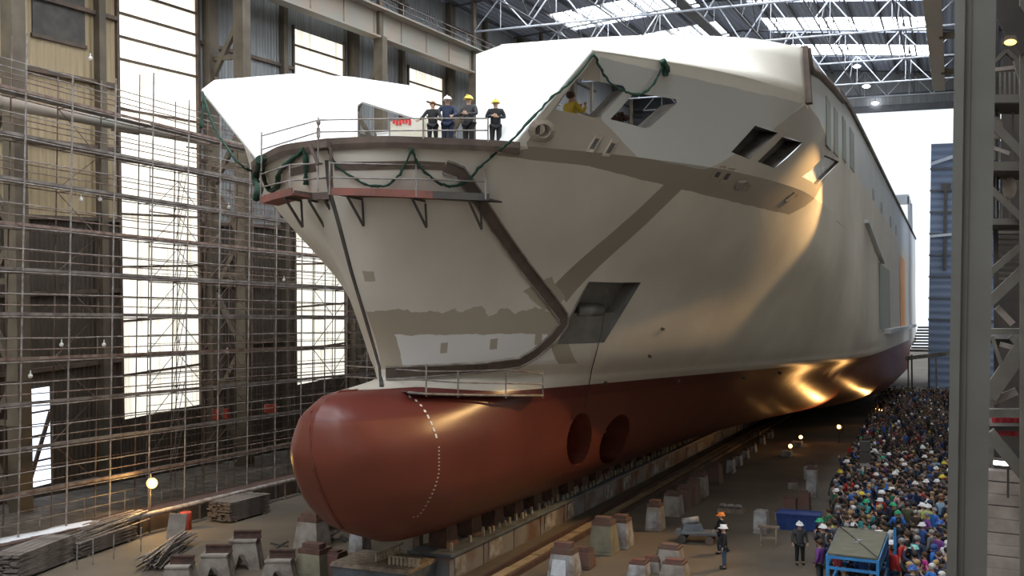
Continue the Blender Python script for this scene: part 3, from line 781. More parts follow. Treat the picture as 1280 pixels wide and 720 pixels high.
# ---- right aisle structure seen beyond the column
M['aisle'] = mat('aisle_steel', (.165,.155,.13), (.12,.105,.09), 1, .7)
M['aisledk'] = mat('aisle_dark', (.035,.03,.028), (.06,.05,.045), 1, .8)
M['plank'] = mat('platform_plank', (.36,.31,.28), (.25,.21,.19), 2.5, .85)
M['crate_red'] = mat('red_container', (.45,.035,.05), (.36,.03,.04), 1.2, .5)
rack = thing('steel_rack', 'tall braced steel rack of shelves and junk right of the broad column', 'rack')
def rb(name, p, q, w, Y=25.0, m='aisle', d=.25, par=rack):
    a, b = hY(p[0], p[1], Y), hY(q[0], q[1], Y); s = (a-CAM).length/F
    g = MB(); g.bar(a, b, d, w*s, up=(0,0,1)) if abs(a.x-b.x) > abs(a.z-b.z)*.2 else g.bar(a, b, w*s, d, up=(0,1,0))
    return hall(g.build(name, M[m], par))
rb('post', (1284,-200), (1284,900), 14, 24.6); rb('post', (1244,-200), (1246,760), 5, 27, 'aisledk')
for y, w in ((124,9),(208,10),(277,7),(414,6),(516,9),(14,4)): rb('shelf_beam', (1225,y), (1300,y), w)
for y in (131,217,284,421,525): rb('shelf', (1225,y), (1300,y+1), 5, 26.5, 'aisledk', 2.5)
for p, q, w in (((1238,236),(1290,285),7),((1236,342),(1300,287),7),((1236,378),(1300,318),11),((1236,150),(1290,205),9),((1236,495),(1300,402),17),((1236,540),(1296,612),13),((1272,75),(1300,170),9),((1240,420),(1256,470),4),((1262,420),(1290,450),5)): rb('brace', p, q, w, 24.8)
rb('brace', (1236,-20), (1290,62), 24, 24.2, 'aisledk')
for p, q, w in (((1237,84),(1258,64),4),((1258,64),(1280,84),4)): rb('brace', p, q, w, 25.5)
rb('pale_rail', (1243,88), (1277,84), 4, 25.4, 'plank'); rb('pale_rail', (1248,290), (1300,290), 3, 25.2, 'plank')
for y in (292,299,306,313,320,327,334,341,348): rb('slat', (1244,y), (1282,y+1), 2.4, 27.5, 'aisle', .1)
for x in (1243,1250,1256,1262,1268,1274): rb('upright', (x,90), (x,121), 2, 26.6, 'aisle', .06)
for x in (1245,1252,1262): rb('upright', (x,218), (x,272), 2, 26.8, 'aisle', .06)
for x in (1243,1249,1266): rb('upright', (x,140), (x,200), 2.2, 26.6, 'aisle', .06)
rb('post', (1260,575), (1260,622), 2.2, 25, 'aisledk', .06)
g = MB(); g.box(1.2, 8, 31, 31.1, -10, 32); hall(g.build('back_sheet', M['aisledk'], rack))
# loose things on the shelves
for i, (p, q, w, lab) in enumerate((((1246,384),(1266,405),7,'pale steel plate leaning on the middle shelf of the rack'),((1241,501),(1271,489),8,'pale plank lying across the lower shelf of the rack'),((1250,430),(1272,436),5,'bent grey offcut below the middle shelf'),((1242,185),(1262,192),4,'light scrap strip on the shelf under the upper brace'))):
    o = rb('steel_offcut' if 'plank' not in lab else 'plank', p, q, w, 24.95, 'plank', .12, None); tag(o, lab, 'scrap')
for px, py, lab in ((1262,235,'pale sack hanging by the upper window of the rack'),(1245,160,'pale bundle on the upper rack shelf')):
    p = hY(px, py, 26.2); g = MB(); g.ball(p, .16, 0, 10, 8, (1,.8,1.7)); tag(hall(g.build('sack', M['plank'])), lab, 'sack')
t = thing('red_container', 'red crate behind the diagonal braces of the right rack', 'crate')
a, b = hY(1240,520,25.8), hY(1273,546,25.8); g = MB(); g.box(a.x, b.x, 25.8, 26.8, b.z, a.z); hall(g.build('body', M['crate_red'], t))
for k in range(4):
    x = a.x+(b.x-a.x)*(k+.3)/4; g = MB(); g.box(x, x+.05, 25.76, 25.8, b.z, a.z); hall(g.build('rib', M['crate_red'], t))
M['lamptube'] = glow('fluorescent_tube', (.95,.98,1), 5)
t = thing('tube_lamp', 'small white tube lamp above the timber platform', 'lamp')
a, b = hY(1242,578,25), hY(1261,580,25); g = MB(); g.tube(a, b, .05, 8); hall(g.build('tube', M['lamptube'], t)); g = MB(); g.bar(a+Vector((0,0,.08)), b+Vector((0,0,.08)), .1, .05); hall(g.build('lamp_housing', M['steel'], t))
t = thing('timber_platform', 'stepped grey timber platform at the foot of the right column', 'platform')
z = hY(1260,590,26).z; rows_y = [590,604,619,634,650,668,683,697,712,728,745]
for i in range(len(rows_y)-1):
    Y = 25.6-i*.03; zt_, zb_ = hY(1260, rows_y[i], Y).z, hY(1260, rows_y[i+1], Y).z
    g = MB(); g.box(.2, 6, Y-.02, Y+.3, zb_+(.02 if i%2 else .035), zt_); hall(g.build('plank', M['plank'], t))
t = thing('flood_lamp', 'glowing orange sodium lamp high at the right edge', 'lamp')
p = hY(1263,53,23.5); g = MB(); g.ball(p, .09, 0, 12, 8, (1.3,1,.7)); hall(g.build('lamp_glass', M['glowlamp'], t))
g = MB(); g.frus(p.x, p.y+.12, p.z-.02, p.z+.16, .3, .16, .2, .1); hall(g.build('lamp_housing', M['dark'], t))
# outside: blue building and barrier beyond the gate
t = thing('shed', 'blue sheeted shed standing outside beyond the open gate', 'building')
a = hY(1164,180,172); g = MB(); g.box(a.x, a.x+24, 172, 190, -16, a.z); hall(g.build('wall', M['blueclad'], t))
for z in np.arange(0, a.z-1, 3.4):
    g = MB(); g.box(a.x-.1, a.x+24, 171.8, 172, z, z+.3); hall(g.build('girt', M['trussdark'], t))
g = MB(); g.bar((a.x,171.5,a.z-3.2),(a.x+4,171.5,a.z-1.9),.3,.5); hall(g.build('gutter', M['trusswhite'], t))
g = MB(); g.tube((a.x+2.2,171.6,a.z-20),(a.x+2.2,171.6,a.z-7),.25,6); g.box(a.x+1.6,a.x+2.9,171.4,171.9,a.z-7.5,a.z-6.3); hall(g.build('lamp_bracket', M['dark'], t))
g = MB(); g.bar((a.x,171.4,a.z-14.6),(a.x+4,171.4,a.z-14.2),.2,.4); hall(g.build('handrail', M['trusswhite'], t))
t = thing('stair_tower', 'stacked steel steps beside the gate behind the crowd', 'stairs')
for k in range(9):
    p = atY(1150+k*.5, 437-k*3.6, 152-k*.0); g = MB(); g.box(-5.4+k*.12, -3.0, 150+k*.5, 152, p.z-.25, p.z); g.build('step', M['concd'], t)
g = MB(); g.tube((-5.2,150,0),(-5.2,150,6),.12); g.tube((-3,150,0),(-3,150,6),.12); g.build('frame', M['dark'], t)
t = thing('gangway_beam', 'dark horizontal barrier beam above the far crowd', 'barrier')
g = MB(); g.bar(atY(1132,448,140), atY(1192,441,140), .35, .5); g.build('beam', M['concd'], t)
for x in (1135,1170): 
    p = atY(x, 447, 140); g = MB(); g.tube(p, (p.x,p.y,0), .1); g.build('post', M['concd'], t)

# ------------------------------------------------------------------ SCAFFOLD
sc = thing('scaffold', 'wide many storeyed tube scaffold in front of the left hall wall', 'scaffold')
SX1, SX2 = -38.0, -38.95
bays = [24.2+2.62*k for k in range(29)]
lev = [2.85+2.0*k for k in range(10)]
for i, y in enumerate(bays):
    ztop = 22.3+(1.3 if i % 3 == 0 else 0.4*(i % 2))
    for x, m in ((SX1,'steel'),(SX2,'rustpole')):
        g = MB(); g.tube((x,y,.95),(x+.01*(i%3),y+.03*(i%2),ztop),.045 if x == SX1 else .035,5); g.build('standard', M[m], sc)
Y0, Y1 = bays[0], bays[-1]
def sag(x, z, m, r=.028, y0=Y0, y1=Y1, nm='ledger'):
    g = MB(); pts = []; 
    for i, y in enumerate([b for b in bays if y0-.1 <= b <= y1+.1]): pts.append((x, y, z+random.uniform(-.02,.02)))
    g.path(pts, r, 5); return g.build(nm, M[m], sc)
for k, z in enumerate(lev):
    g = MB()
    for i, (a, b) in enumerate(zip(bays, bays[1:])):
        dz = random.uniform(-.02,.02)
        for j in range(4):
            if random.random() < .94: g.box(SX2+.12+j*.2, SX2+.3+j*.2, a+.03, b-.03, z+dz, z+.05+dz)
    g.build('platform', M['board'], sc)
    g = MB(); g.box(SX1-.02, SX1+.03, Y0, Y1, z+.02, z+.16); g.build('toe_board', M['board'] if k % 3 else M['rustpole'], sc)
    sag(SX1, z-.06, 'steel', .034); sag(SX1, z+.5, 'rustpole'); sag(SX1, z+1.0, 'steel'); sag(SX2, z-.06, 'rustpole'); sag(SX2, z+1.0, 'rustpole')
sag(SX1, lev[-1]+1.35, 'steel')
g = MB()
for z in lev:
    for y in bays: g.tube((SX1,y,z-.1),(SX2,y,z-.1),.025,4)
g.build('transom', M['rustpole'], sc)['kind'] = 'stuff'
for i in range(0, 28, 4):
    for k in range(9):
        a, b = bays[i], bays[i+1]
        if (k+i//4) % 2: a, b = b, a
        g = MB(); g.tube((SX2-.05,a,lev[k]),(SX2-.05,b,lev[k+1]),.024,4); g.build('brace', M['rustpole'], sc)
t = thing('air_duct', 'thick grey green duct running along behind the upper scaffold decks', 'duct')
a = atX(0,128,-41.0); b = atX(290,182,-41.0); g = MB(); g.tube((-41,20,a.z),(-41,a.y,a.z),.3,10); g.tube((-41,a.y,a.z),(-41,b.y,b.z),.3,10); g.tube((-41,b.y,b.z),(-41,80,b.z-.5),.3,10); g.build('duct_tube', M['crane'], t)
for y in np.arange(24, 78, 6): g = MB(); g.bar((-41,y,a.z),(-43,y,a.z+.4),.1,.1); g.build('hanger', M['girt'], t)
# inner scaffold lift behind, nearer the wall, seen against the bright panels
sb = thing('scaffold', 'second narrow scaffold between the first one and the hall wall', 'scaffold')
for y in [43.5+2.3*k for k in range(14)]:
    g = MB(); g.tube((-41.6,y,.5),(-41.6,y,19.5),.028,4); g.build('standard', M['rustpole'], sb)
for z in lev[:9]:
    for dz, r in ((0,.05),(.5,.022),(1,.025)):
        g = MB(); g.tube((-41.6,43.5,z+dz),(-41.6,73.4,z+dz),r,4); g.build('ledger', M['rustpole'], sb)
for k in range(8):
    for y in (43.5, 48.1, 62, 66.5):
        g = MB(); g.tube((-41.62,y,lev[k]),(-41.62,y+2.3,lev[k+1]),.022,4); g.tube((-41.62,y+4.6,lev[k]),(-41.62,y+2.3,lev[k+1]),.022,4); g.build('brace', M['rustpole'], sb)
    # ladders
    y0_, y1_ = 44.6, 45.2
    g = MB(); a, b = Vector((-40.6,y0_,lev[k])), Vector((-40.6,y1_,lev[k+1]+.3))
    for s in (-.18,.18): g.tube(a+Vector((0,s,0)), b+Vector((0,s,0)), .02, 4)
    for j in range(8): p = a.lerp(b,(j+.5)/8); g.tube(p-Vector((0,.18,0)), p+Vector((0,.18,0)), .014, 4)
    g.build('ladder', M['steel'], sb)
# orange red screens standing on the scaffold
M['redscreen'] = mat('red_plastic', (.42,.06,.03), (.35,.05,.03), 2, .6)
for x, y, w, h, lab in ((270,562,9,13,'left one of two red barrels on the lowest scaffold walkway'),(282,559,7,12,'right one of two red barrels on the lowest scaffold walkway'),(338,550,16,10,'red tarpaulin roll on the scaffold near the bulb')):
    p = atX(x, y, -38.8); s = (p-CAM).length/F
    g = MB()
    g.path([(p.x,p.y,4.95-.0),(p.x,p.y,5.0),(p.x,p.y,4.95+h*s*.5),(p.x,p.y,4.95+h*s)], lambda i, w=w, s=s: w*s*(.47 if i in (0,3) else .5), 14)
    o = g.build('barrel' if h > 11 else 'tarpaulin_roll', M['redscreen']); tag(o, lab, 'barrel' if h > 11 else 'roll')
# clamp lamps on the scaffold; the last is made up for a light spot
M['palelamp'] = mat('pale_lamp_glass', (.75,.75,.72), None, rough=.3)
for i, (x, y) in enumerate(((101,249),(125,249),(77,431),(130,431),(223,426),(286,259),(355,350),(284,440),(38,470),(113,53+20))):
    p = atX(x, y, -38.15); g = MB(); g.ball(p, .1, 0, 10, 8, (1,1,1.1)); g.tube(p+Vector((0,0,.05)), p+Vector((0,0,.25)), .03, 6)
    tag(g.build('work_lamp', M['palelamp']), ['small pale work lamp under the seventh scaffold deck, left of a pair','small pale work lamp under the seventh scaffold deck, right of a pair','pale work lamp low on the scaffold above the small bright opening','pale work lamp low on the scaffold next to a dark post','pale work lamp hanging in front of the first bright panel','pale work lamp right of the first bright panel, upper one','pale work lamp on the scaffold left of the second bright panel','pale work lamp right of the first bright panel, lower one','pale work lamp nearest the left edge','pale ball added for a light spot on the beige wall'][i], 'lamp', 'small work lamps on the scaffold')
# quay along the scaffold foot
q = MB(); q.box(-46, -37.3, 5, 100, 0, .95, 0); q.box(-37.3, -37.24, 5, 100, 0, .9, 2); q.box(-38.6, -37.3, 5, 100, .95, 1.0, 1)  # dark face strip stands in for the shaded void below the ledge
struct(q.build('trim_5', [M['concd'], M['rust'], M['girt']]), 'raised concrete ledge under the scaffold with a red edge')
g = MB()
for y in np.arange(12, 95, 2.2): g.box(-37.24, -37.1, y, y+.25, 0, .9)
struct(g.build('trim_6', M['dark']), 'dark ribs of the ledge face')
t = thing('quay_railing', 'low grey tube railing along the ledge under the scaffold', 'railing')
for y in np.arange(26, 66, 2.6):
    g = MB(); g.tube((-38.7,y,.95),(-38.7,y,2.0),.03,5); g.build('post', M['steel'], t)
for z in (1.5,2.0):
    g = MB(); g.tube((-38.7,24,z),(-38.7,66,z),.026,5); g.build('rail', M['steel'], t)
t = thing('long_pipe', 'long pale pipe lying on supports along the ledge edge', 'pipe')
a = atX(119,659,-36.7); g = MB(); g.tube((-36.7,a.y,a.z),(-36.7,90,a.z),.13,10); g.build('pipe', M['steel'], t)
for y in np.arange(a.y+1, 88, 4.5):
    g = MB(); g.tube((-36.7,y,0),(-36.7,y,a.z-.1),.06,6); g.build('support', M['steel'], t)
M['snow'] = mat('white_powder', (.72,.74,.78), (.6,.62,.66), 6, .9)
for (x, y, a, b, lab) in ((10,675,1.6,.5,'left patch of spilled white powder on the ledge'),(45,667,2.3,.55,'right larger patch of spilled white powder on the ledge')):
    p = atZ(x+6, y-2, 1.0) if x < 30 else atZ(x+12, y-2, 1.0)+Vector((.0,.9,0)); g = MB(); n = 26
    c = g.bm.verts.new((p.x,p.y,1.07)); ring = [g.bm.verts.new((p.x+math.cos(k*2*PI/n)*b*(.8+.35*random.random()), p.y+math.sin(k*2*PI/n)*a*(.8+.3*random.random()), 1.005)) for k in range(n)]
    for k in range(n): g.bm.faces.new((c, ring[k], ring[(k+1)%n]))
    tag(g.build('powder_patch', M['snow']), lab, 'powder')
# sodium lamp low at the left
t = thing('flood_lamp', 'glowing yellow sodium lamp low in front of the scaffold', 'lamp')
LP = atX(190,604,-36.9); g = MB(); g.ball(LP, .27, 0, 14, 10); g.build('lamp_glass', M['glowlamp'], t)
g = MB(); g.tube(LP+Vector((-.1,0,.15)), (LP.x-.1,LP.y,LP.z+.5), .05, 8); g.tube((LP.x-.1,LP.y,0),(LP.x-.1,LP.y,LP.z-.1),.04,6); g.build('lamp_post', M['dark'], t)
# ------------------------------------------------------------------ things on and around the bow
def ship_bvh_hit(x, y):
    h, n = hit(x, y); return h, n
def rail_set(name, lab, cat, posts, rails, par=None, r=.03):
    t = thing(name, lab, cat) if par is None else par
    for a, b in posts:
        g = MB(); g.tube(a, b, r, 6); g.build('post', M['steel'], t)
    for p in rails:
        g = MB(); g.path(p, r*.85, 6); g.build('rail', M['steel'], t)
    return t
Y3 = (31.3, 29.5, 31.9)
top = [atY(327,170,31.3), atY(398,150,29.5), atY(520,148,30.6), atY(610,148,32.0)]
midr = [atY(327,187,31.3), atY(398,165,29.5), atY(520,163,30.6), atY(610,163,32.0)]
dz = lambda p, z: Vector((p.x, p.y, z))
rail_set('deck_railing', 'thin grey tube railing round the bow deck edge', 'railing',
    [(top[0]+Vector((0,0,.15)), dz(top[0],16.4)), (top[1]+Vector((0,0,.1)), dz(top[1],15.2)), (atY(529,148,30.7), dz(atY(529,148,30.7),17.0)), (top[3], dz(top[3],17.0))], [top, midr])
t = thing('tube_clamp', 'pale clamp joint on top of the middle railing post', 'clamp'); g = MB(); g.ball(atY(398,153,29.45), .08, 0, 8, 6, (1,1,1.5)); g.tube(atY(398,160,29.45), atY(398,172,29.45), .07, 6); g.build('clamp_body', M['steel'], t)
# hanging work platforms on brackets under the deck
PZ = 15.05
def platform(lab, outer, mcol, railtop, posts, br, wid=1.0):
    t = thing('work_platform', lab, 'platform')
    o = [atZ(x, y, PZ) for x, y in outer]; inn = [p+Vector((0.05, wid, 0)) for p in o]
    for i in range(len(o)-1):
        g = MB(); u = Vector((0,0,.06)); g.solid([o[i],o[i+1],inn[i+1],inn[i],o[i]+u,o[i+1]+u,inn[i+1]+u,inn[i]+u]); g.build('plank', M['dark' if outer[i][0] > 530 else 'redox'], t)
        g = MB(); g.bar(o[i]+Vector((0,-.03,.1)), o[i+1]+Vector((0,-.03,.1)), .05, .26); g.build('toe_board', M['dark' if outer[i][0] > 530 else mcol], t)
    for (x, yt, yb) in posts:
        p = atZ(x, yb, PZ) if True else None; q = atY(x, yt, p.y)
        g = MB(); g.tube(p, q, .035, 6); g.build('post', M['steel'], t)
    for line in railtop:
        P = []
        for x, y in line:
            yo = np.interp(x, [c[0] for c in outer], [p.y for p in o]); P.append(atY(x, y, float(yo)))
        g = MB(); g.path(P, .03, 6); g.build('rail', M['steel'], t)
    for x in br:
        yo = float(np.interp(x, [c[0] for c in outer], [p.y for p in o])); yy = float(np.interp(x, [c[0] for c in outer], [c[1] for c in outer]))
        a = atY(x, yy+2, yo); b = a+Vector((.02,.95,0)); c = b+Vector((0.0,.1,-.95))
        g = MB(); g.bar(a, b, .07, .07); g.bar(a, c, .07, .07); g.bar(b, c, .06, .06); g.build('bracket', M['dark'], t)
    return t
platform('long red brown work platform hung on brackets across the bow door', [(415,243),(470,244),(541,247),(612,250)], 'redox',
    [[(412,204),(520,206),(607,208)],[(412,222),(520,224),(607,227)]], [(412,202,243),(520,205,246),(607,207,249)], (434,515,586))
platform('small red brown work platform at the left side of the bow', [(326,254),(345,248),(366,243)], 'redox',
    [[(326,218),(362,206)],[(326,234),(362,226)]], [(326,216,254),(362,205,244)], (356,))
platform('short dark middle platform joining the two across the stem', [(368,246),(390,249),(412,248)], 'brown', [[(362,206),(412,204)],[(362,226),(412,222)]], [], (386,406))
# lower work platform round the forefoot
t = thing('work_platform', 'lower tube railed work platform standing on the bulb', 'platform')
P = []
for x, y in ((500,490),(522,492),(562,493),(622,494),(668,494)):
    h, n = hit(x, y); P.append(h+Vector((n.x,n.y,0)).normalized()*.45)
Pl = [atY(432,475,34.6)]+P
g = MB(); g.path(P, .05, 6); g.build('base_tube', M['steel'], t)
for i, (a, b) in enumerate(zip(P, P[1:])):
    g = MB(); g.bar(a+Vector((-.25,.2,.02)), b+Vector((-.25,.2,.02)), .45, .05); g.build('plank', M['brown'], t)
for p, (x, yt) in zip(P[1:], ((522,455),(562,463),(622,461),(668,464))):
    g = MB(); g.tube(p+Vector((0,0,-.1)), (p.x, p.y, atY(x, yt, p.y).z), .035, 6); g.build('post', M['steel'], t)
for ys_ in (((432,457),(522,464),(562,464),(622,462),(670,467)), ((432,471),(522,475),(562,478),(622,479),(668,480))):
    g = MB(); g.path([Vector((pp.x, pp.y, atY(x, y, pp.y).z)) for (x, y), pp in zip(ys_, [Pl[0]]+P[1:])], .03, 6); g.build('rail', M['steel'], t)
# vertical pole, ropes
t = thing('rope', 'thin rope hanging from the anchor pocket to the thruster opening', 'rope')
pts_ = []
for x, y in ((756,357),(757,375),(752,395),(750,412),(745,432),(738,460),(733,485),(729,508)):
    h, n = hit(x, y)
    if h is not None: pts_.append(h+n*.12)
g = MB(); g.path(pts_, .025, 5); g.build('strand', M['dark'], t)
# garlands
def gp(x, y, Y):
    h, n = hit(x, y)
    if h is not None and h.y < Y+6 and h.x > XC-9: return h+n*.14
    return atY(x, y, Y)
def garland(lab, pts, r=.048, knot=()):
    P = [gp(x, y, Y) for x, y, Y in pts]; Q = []
    for i in range(len(P)-1):
        p0, p1, p2, p3 = P[max(i-1,0)], P[i], P[i+1], P[min(i+2,len(P)-1)]
        for k in range(6):
            q = cr(np.array(p0), np.array(p1), np.array(p2), np.array(p3), k/6); Q.append(Vector(q)+Vector((random.uniform(-.03,.03),0,random.uniform(-.03,.03))))
    Q.append(P[-1]); g = MB(); g.path(Q, lambda i: r*(.7+.6*random.random()), 6)
    return tag(g.build('garland', M['greencloth']), lab, 'garland', 'green garlands on the bow')
garland('long green garland climbing from the deck edge to the top corner of the white facet', [(514,184,30.5),(522,203,30.3),(540,222,30.3),(560,231,30.5),(580,226,31),(600,206,31.5),(620,188,32),(640,175,32.5),(665,148,33),(690,122,33.5),(715,98,34),(740,67,34)])
garland('green garland swag hanging across the bow door platform', [(412,183,29.7),(420,203,29.7),(440,220,29.9),(465,231,30),(485,229,30.2),(502,213,30.3),(514,184,30.4)])
garland('green garland swag drooping over the two front mooring openings', [(740,67,34.1),(748,84,34.3),(760,102,34.6),(777,113,35),(795,117,35.5),(808,110,36),(820,94,36.5),(827,78,37)])
garland('short green garland end hanging at the right of the mooring swag', [(827,76,37),(829,84,37),(829,93,37)], .12)
garland('green garland hanging down from the left wing tip beside the scaffold', [(253,115,32.9),(259,135,32.5),(266,155,32.3),(280,180,32),(300,205,31.8),(318,212,31.6)])
garland('straight green garland hanging down from the left wing tip', [(256,120,33),(253,140,32.6),(251,160,32.4)], .07)
garland('thick green garland bundle hanging at the far left deck corner', [(325,200,31.4),(322,220,31.2),(324,236,31.2),(320,248,31.2)], .14)
garland('green garland swag at the left of the bow between corner and stem', [(332,196,31.3),(332,215,31.2),(340,235,31.0),(350,232,30.8),(354,213,30.6),(370,198,30.4),(384,186,30.2)], .1)
garland('short green garland hanging straight down left of the stem', [(384,186,29.9),(385,205,29.9),(386,230,29.9)], .09)
# stem head post box and deck lockers
t = thing('fairlead_box', 'brown steel fairlead box standing at the stem head', 'fairlead')
a = atY(389,178,29.6); b = atY(410,200,29.6); g = MB(); g.box(a.x, b.x, 29.5, 30.3, 16.75, a.z); g.build('box', M['brown'], t)
g = MB(); g.bar(atY(387,180,29.4), atY(398,206,29.5), .14, .1); g.build('side_bar', M['brown'], t)
g = MB(); g.bar(atY(413,185,29.5), atY(415,243,29.9), .1, .08); g.build('side_bar', M['brown'], t)
M['cream'] = mat('cream_locker', (.62,.56,.42), (.72,.69,.62), 1, .5)
t = thing('deck_locker', 'cream white deck locker with red lettering beside the men on the bow', 'locker')
a, b = atY(488,152,36), atY(530,152,36); g = MB(); g.frus((a.x+b.x)/2, 36.6, 17.0, a.z, b.x-a.x, 1.2, b.x-a.x, 1.2); g.build('body', M['cream'], t)
c = atY(547,178,36); g = MB(); g.frus((b.x+c.x)/2, 36.6, 17.0, a.z-.15, c.x-b.x, 1.2, (c.x-b.x)*.3, 1.0, 0, 0, -(c.x-b.x)*.3, 0); g.build('sloping_end', M['cream'], t)
M['redtext'] = mat('red_lettering', (.65,.03,.03), None, rough=.5)
for k in range(6):
    x0 = atY(491+4.0*k, 150, 35.98).x; x1 = atY(493.6+4.0*k, 150, 35.98).x; zt_ = atY(500,150+(k%2),35.98).z
    g = MB(); g.box(x0, x1, 35.95, 35.99, zt_-.12-.05*(k%3), zt_+.02); g.build('red_letter', M['redtext'], t)
t = thing('deck_locker', 'small low pale locker left of the lettered one on the bow', 'locker')
a, b = atY(471,167,36), atY(487,167,36); g = MB(); g.box(a.x, b.x-.05, 36, 36.8, 17.0, a.z); g.build('body', M['white'], t); g = MB(); g.box(a.x-.03,b.x-.02,35.97,36.83,a.z,a.z+.04); g.build('lid', M['white'], t)
t = thing('bollard', 'small dark bollard on the fore deck in front of the wing opening', 'bollard')
p = atY(467,176,34); g = MB(); g.tube((p.x,34,17.0),(p.x,34,p.z),.12,10); g.tube((p.x,34,p.z),(p.x,34,p.z+.06),.17,10); g.build('post', M['brown'], t)

# ------------------------------------------------------------------ slipway floor things
M['wash'] = mat('white_washed_concrete', (.42,.42,.43), (.17,.14,.125), 1.8, .85)
M['cap'] = mat('timber_cap', (.16,.085,.065), (.09,.055,.045), 3, .85)
M['redwash'] = mat('red_washed_concrete', (.17,.075,.06), (.13,.10,.08), 2, .85)
M['yelwash'] = mat('yellow_grey_concrete', (.27,.25,.17), (.18,.165,.12), 1.6, .85)
M['bluegrey'] = mat('blue_grey_steel', (.17,.20,.24), (.10,.11,.12), 1.2, .6)
# launch way: long low wall with worn posters and wedges
t = thing('launch_way', 'long low blue grey launching way under the port side of the keel', 'slipway beam')
g = MB()
secs = np.arange(36.6, 142, 3.3)
for y in secs: g.box(-20.7, -18.9, y+.06, y+3.24, 0, 1.0)
g.build('wall', mat('way_wall', (.24,.24,.25), (.17,.095,.075), .5, .8, thr=(.4,.6)), t)
g = MB(); g.box(-20.8,-18.75,36.5,142,1.0,1.12); g.build('top_plate', M['bluegrey'], t)
for i, y in enumerate(secs[:24]):
    if i % 3 == 2: continue
    g = MB(); g.box(-18.9,-18.86,y+.5,y+1.5+.5*(i%2),.12,.85); g.build('pale_panel', M['wash'], t)
for i, y in enumerate(np.arange(37.2, 82, .62)):
    if random.random() < .15: continue
    o = MB(); x = -19.15+random.uniform(-.08,.08); h = random.uniform(.22,.4)
    o.frus(x, y, 1.12, 1.12+h, .12, .14, .1, .1, 0, random.uniform(-.3,.3)); tag(o.build('wedge', M['woodl']), 'small pale timber wedge standing in the row on the launching way', 'wedge', 'timber wedges on the launching way')
for i, y in enumerate(np.arange(38, 140, 2.4)):
    o = MB(); x = -19.9; o.frus(x, y, 1.12, 2.05, .9, 1.1, .8, .9); tag(o.build('keel_block', M['cap']), 'dark timber keel block carrying the ship bottom', 'keel block', 'keel blocks under the ship')
for i, y in enumerate(np.arange(37.6, 80, 1.5)):
    g = MB(); g.frus(-20.9, y, .0, 1.9, .35, .4, .3, .3); tag(g.build('bilge_shore', M['wood']), 'dark shore post standing behind the launching way', 'shore', 'shore posts behind the launching way')
t = thing('ground_rail', 'pale timber rail running along the slipway floor', 'rail')
for i, y in enumerate(np.arange(34, 118, 2.6)):
    g = MB(); g.box(-17.45,-17.0,y,y+2.52,0,.16+.02*(i%2)); g.build('baulk', mat('rail_timber', (.36,.27,.16), (.24,.17,.10), 1.5, .85) if i == 0 else bpy.data.materials['rail_timber'], t)
for x in (-16.75,-17.75):
    g = MB(); g.box(x-.08,x+.08,34,118,0,.22); g.build('steel_edge', M['rust'], t)
# bow cradle block
t = thing('cradle_block', 'blue grey cradle block with timber litter under the bulb', 'block')
a = atZ(446,694,.95); b = atZ(520,706,.95)
cx, cy = -21.2, 35.4
g = MB(); g.frus(cx, cy, 0, .8, 3.3, 2.3, 3.5, 2.4); g.build('base', M['bluegrey'], t)
g = MB(); g.frus(cx, cy, .8, .95, 3.6, 2.6, 3.5, 2.4); g.build('timber_top', M['wood'], t)
t = thing('slat_crate', 'pale slatted timber crate lying on the cradle block', 'crate')
for k in range(9):
    g = MB(); g.box(-21.3+.0*k, -21.22, 34.8+k*.22, 34.88+k*.22, .97, 1.35); g.build('slat', M['woodl'], t)
for z in (1.0, 1.28):
    g = MB(); g.box(-21.22,-21.16,34.7,36.8,z,z+.08); g.build('batten', M['woodl'], t)
t = thing('slat_crate', 'second long slatted crate reaching right under the bulb', 'crate')
for k in range(8):
    g = MB(); g.box(-20.6+k*.18, -20.5+k*.18, 34.65, 34.72, .97, 1.3); g.build('slat', M['woodl'], t)
for z in (1.0, 1.24):
    g = MB(); g.box(-20.65,-19.2,34.72,34.78,z,z+.07); g.build('batten', M['woodl'], t)

def block(x, yb, wpx, hpx, lab, m='conc', cap=None, dep=1.0, taper=.8, rz=0.0, capm='cap', plate=None, group=None, name='ballast_block'):
    p = atZ(x, yb); s = (p-CAM).length/F; w = wpx*s; h = hpx*s
    t = thing(name, lab, 'block', (p.x, p.y+dep/2, 0), rz, group)
    g = MB(); g.frus(0,0,0,h*.12,w*1.02,dep*1.02,w,dep); g.frus(0,0,h*.12,h,w,dep,w*taper,dep*taper); o = g.build('block_body', M[m], t)
    bv = o.modifiers.new('b', 'BEVEL'); bv.width = .03; bv.segments = 2
    if cap:
        ch = cap*s; g = MB(); g.box(-w*taper*.5, w*taper*.5, -dep*.38, dep*.38, h, h+ch*.5); g.box(-w*.3, w*.34, -dep*.3, dep*.1, h+ch*.5, h+ch); g.build('timber_cap', M[capm], t)
    if plate:
        g = MB(); g.quad([(-w*.36,-dep*.515,h*.12),(w*.22,-dep*.515,h*.12),(w*.18,-dep*.445,h*.8),(-w*.3,-dep*.445,h*.8)]); g.build('face_plate', M[plate], t)
    g = MB(); 
    for sx in (-.25,.25): g.path([(w*sx-.07,0,h),(w*sx-.05,0,h+.08),(w*sx+.05,0,h+.08),(w*sx+.07,0,h)], .015, 5)
    g.build('lifting_eye', M['rust'], t)
    return t
block(381,688,34,32,'grey concrete block with dark timber cap left of the bulb foot','conc',10,dep=1.2)
block(383,722,38,26,'yellow grey concrete block with brown cap at the bottom left of the bulb','yelwash',12,dep=1.2)
block(411,720,24,24,'brown round shouldered block beside the yellow grey one','redwash',5,dep=.9,taper=.9)
block(444,692,20,22,'small pale block under the front of the bulb','wash',None,dep=.8,taper=.92)
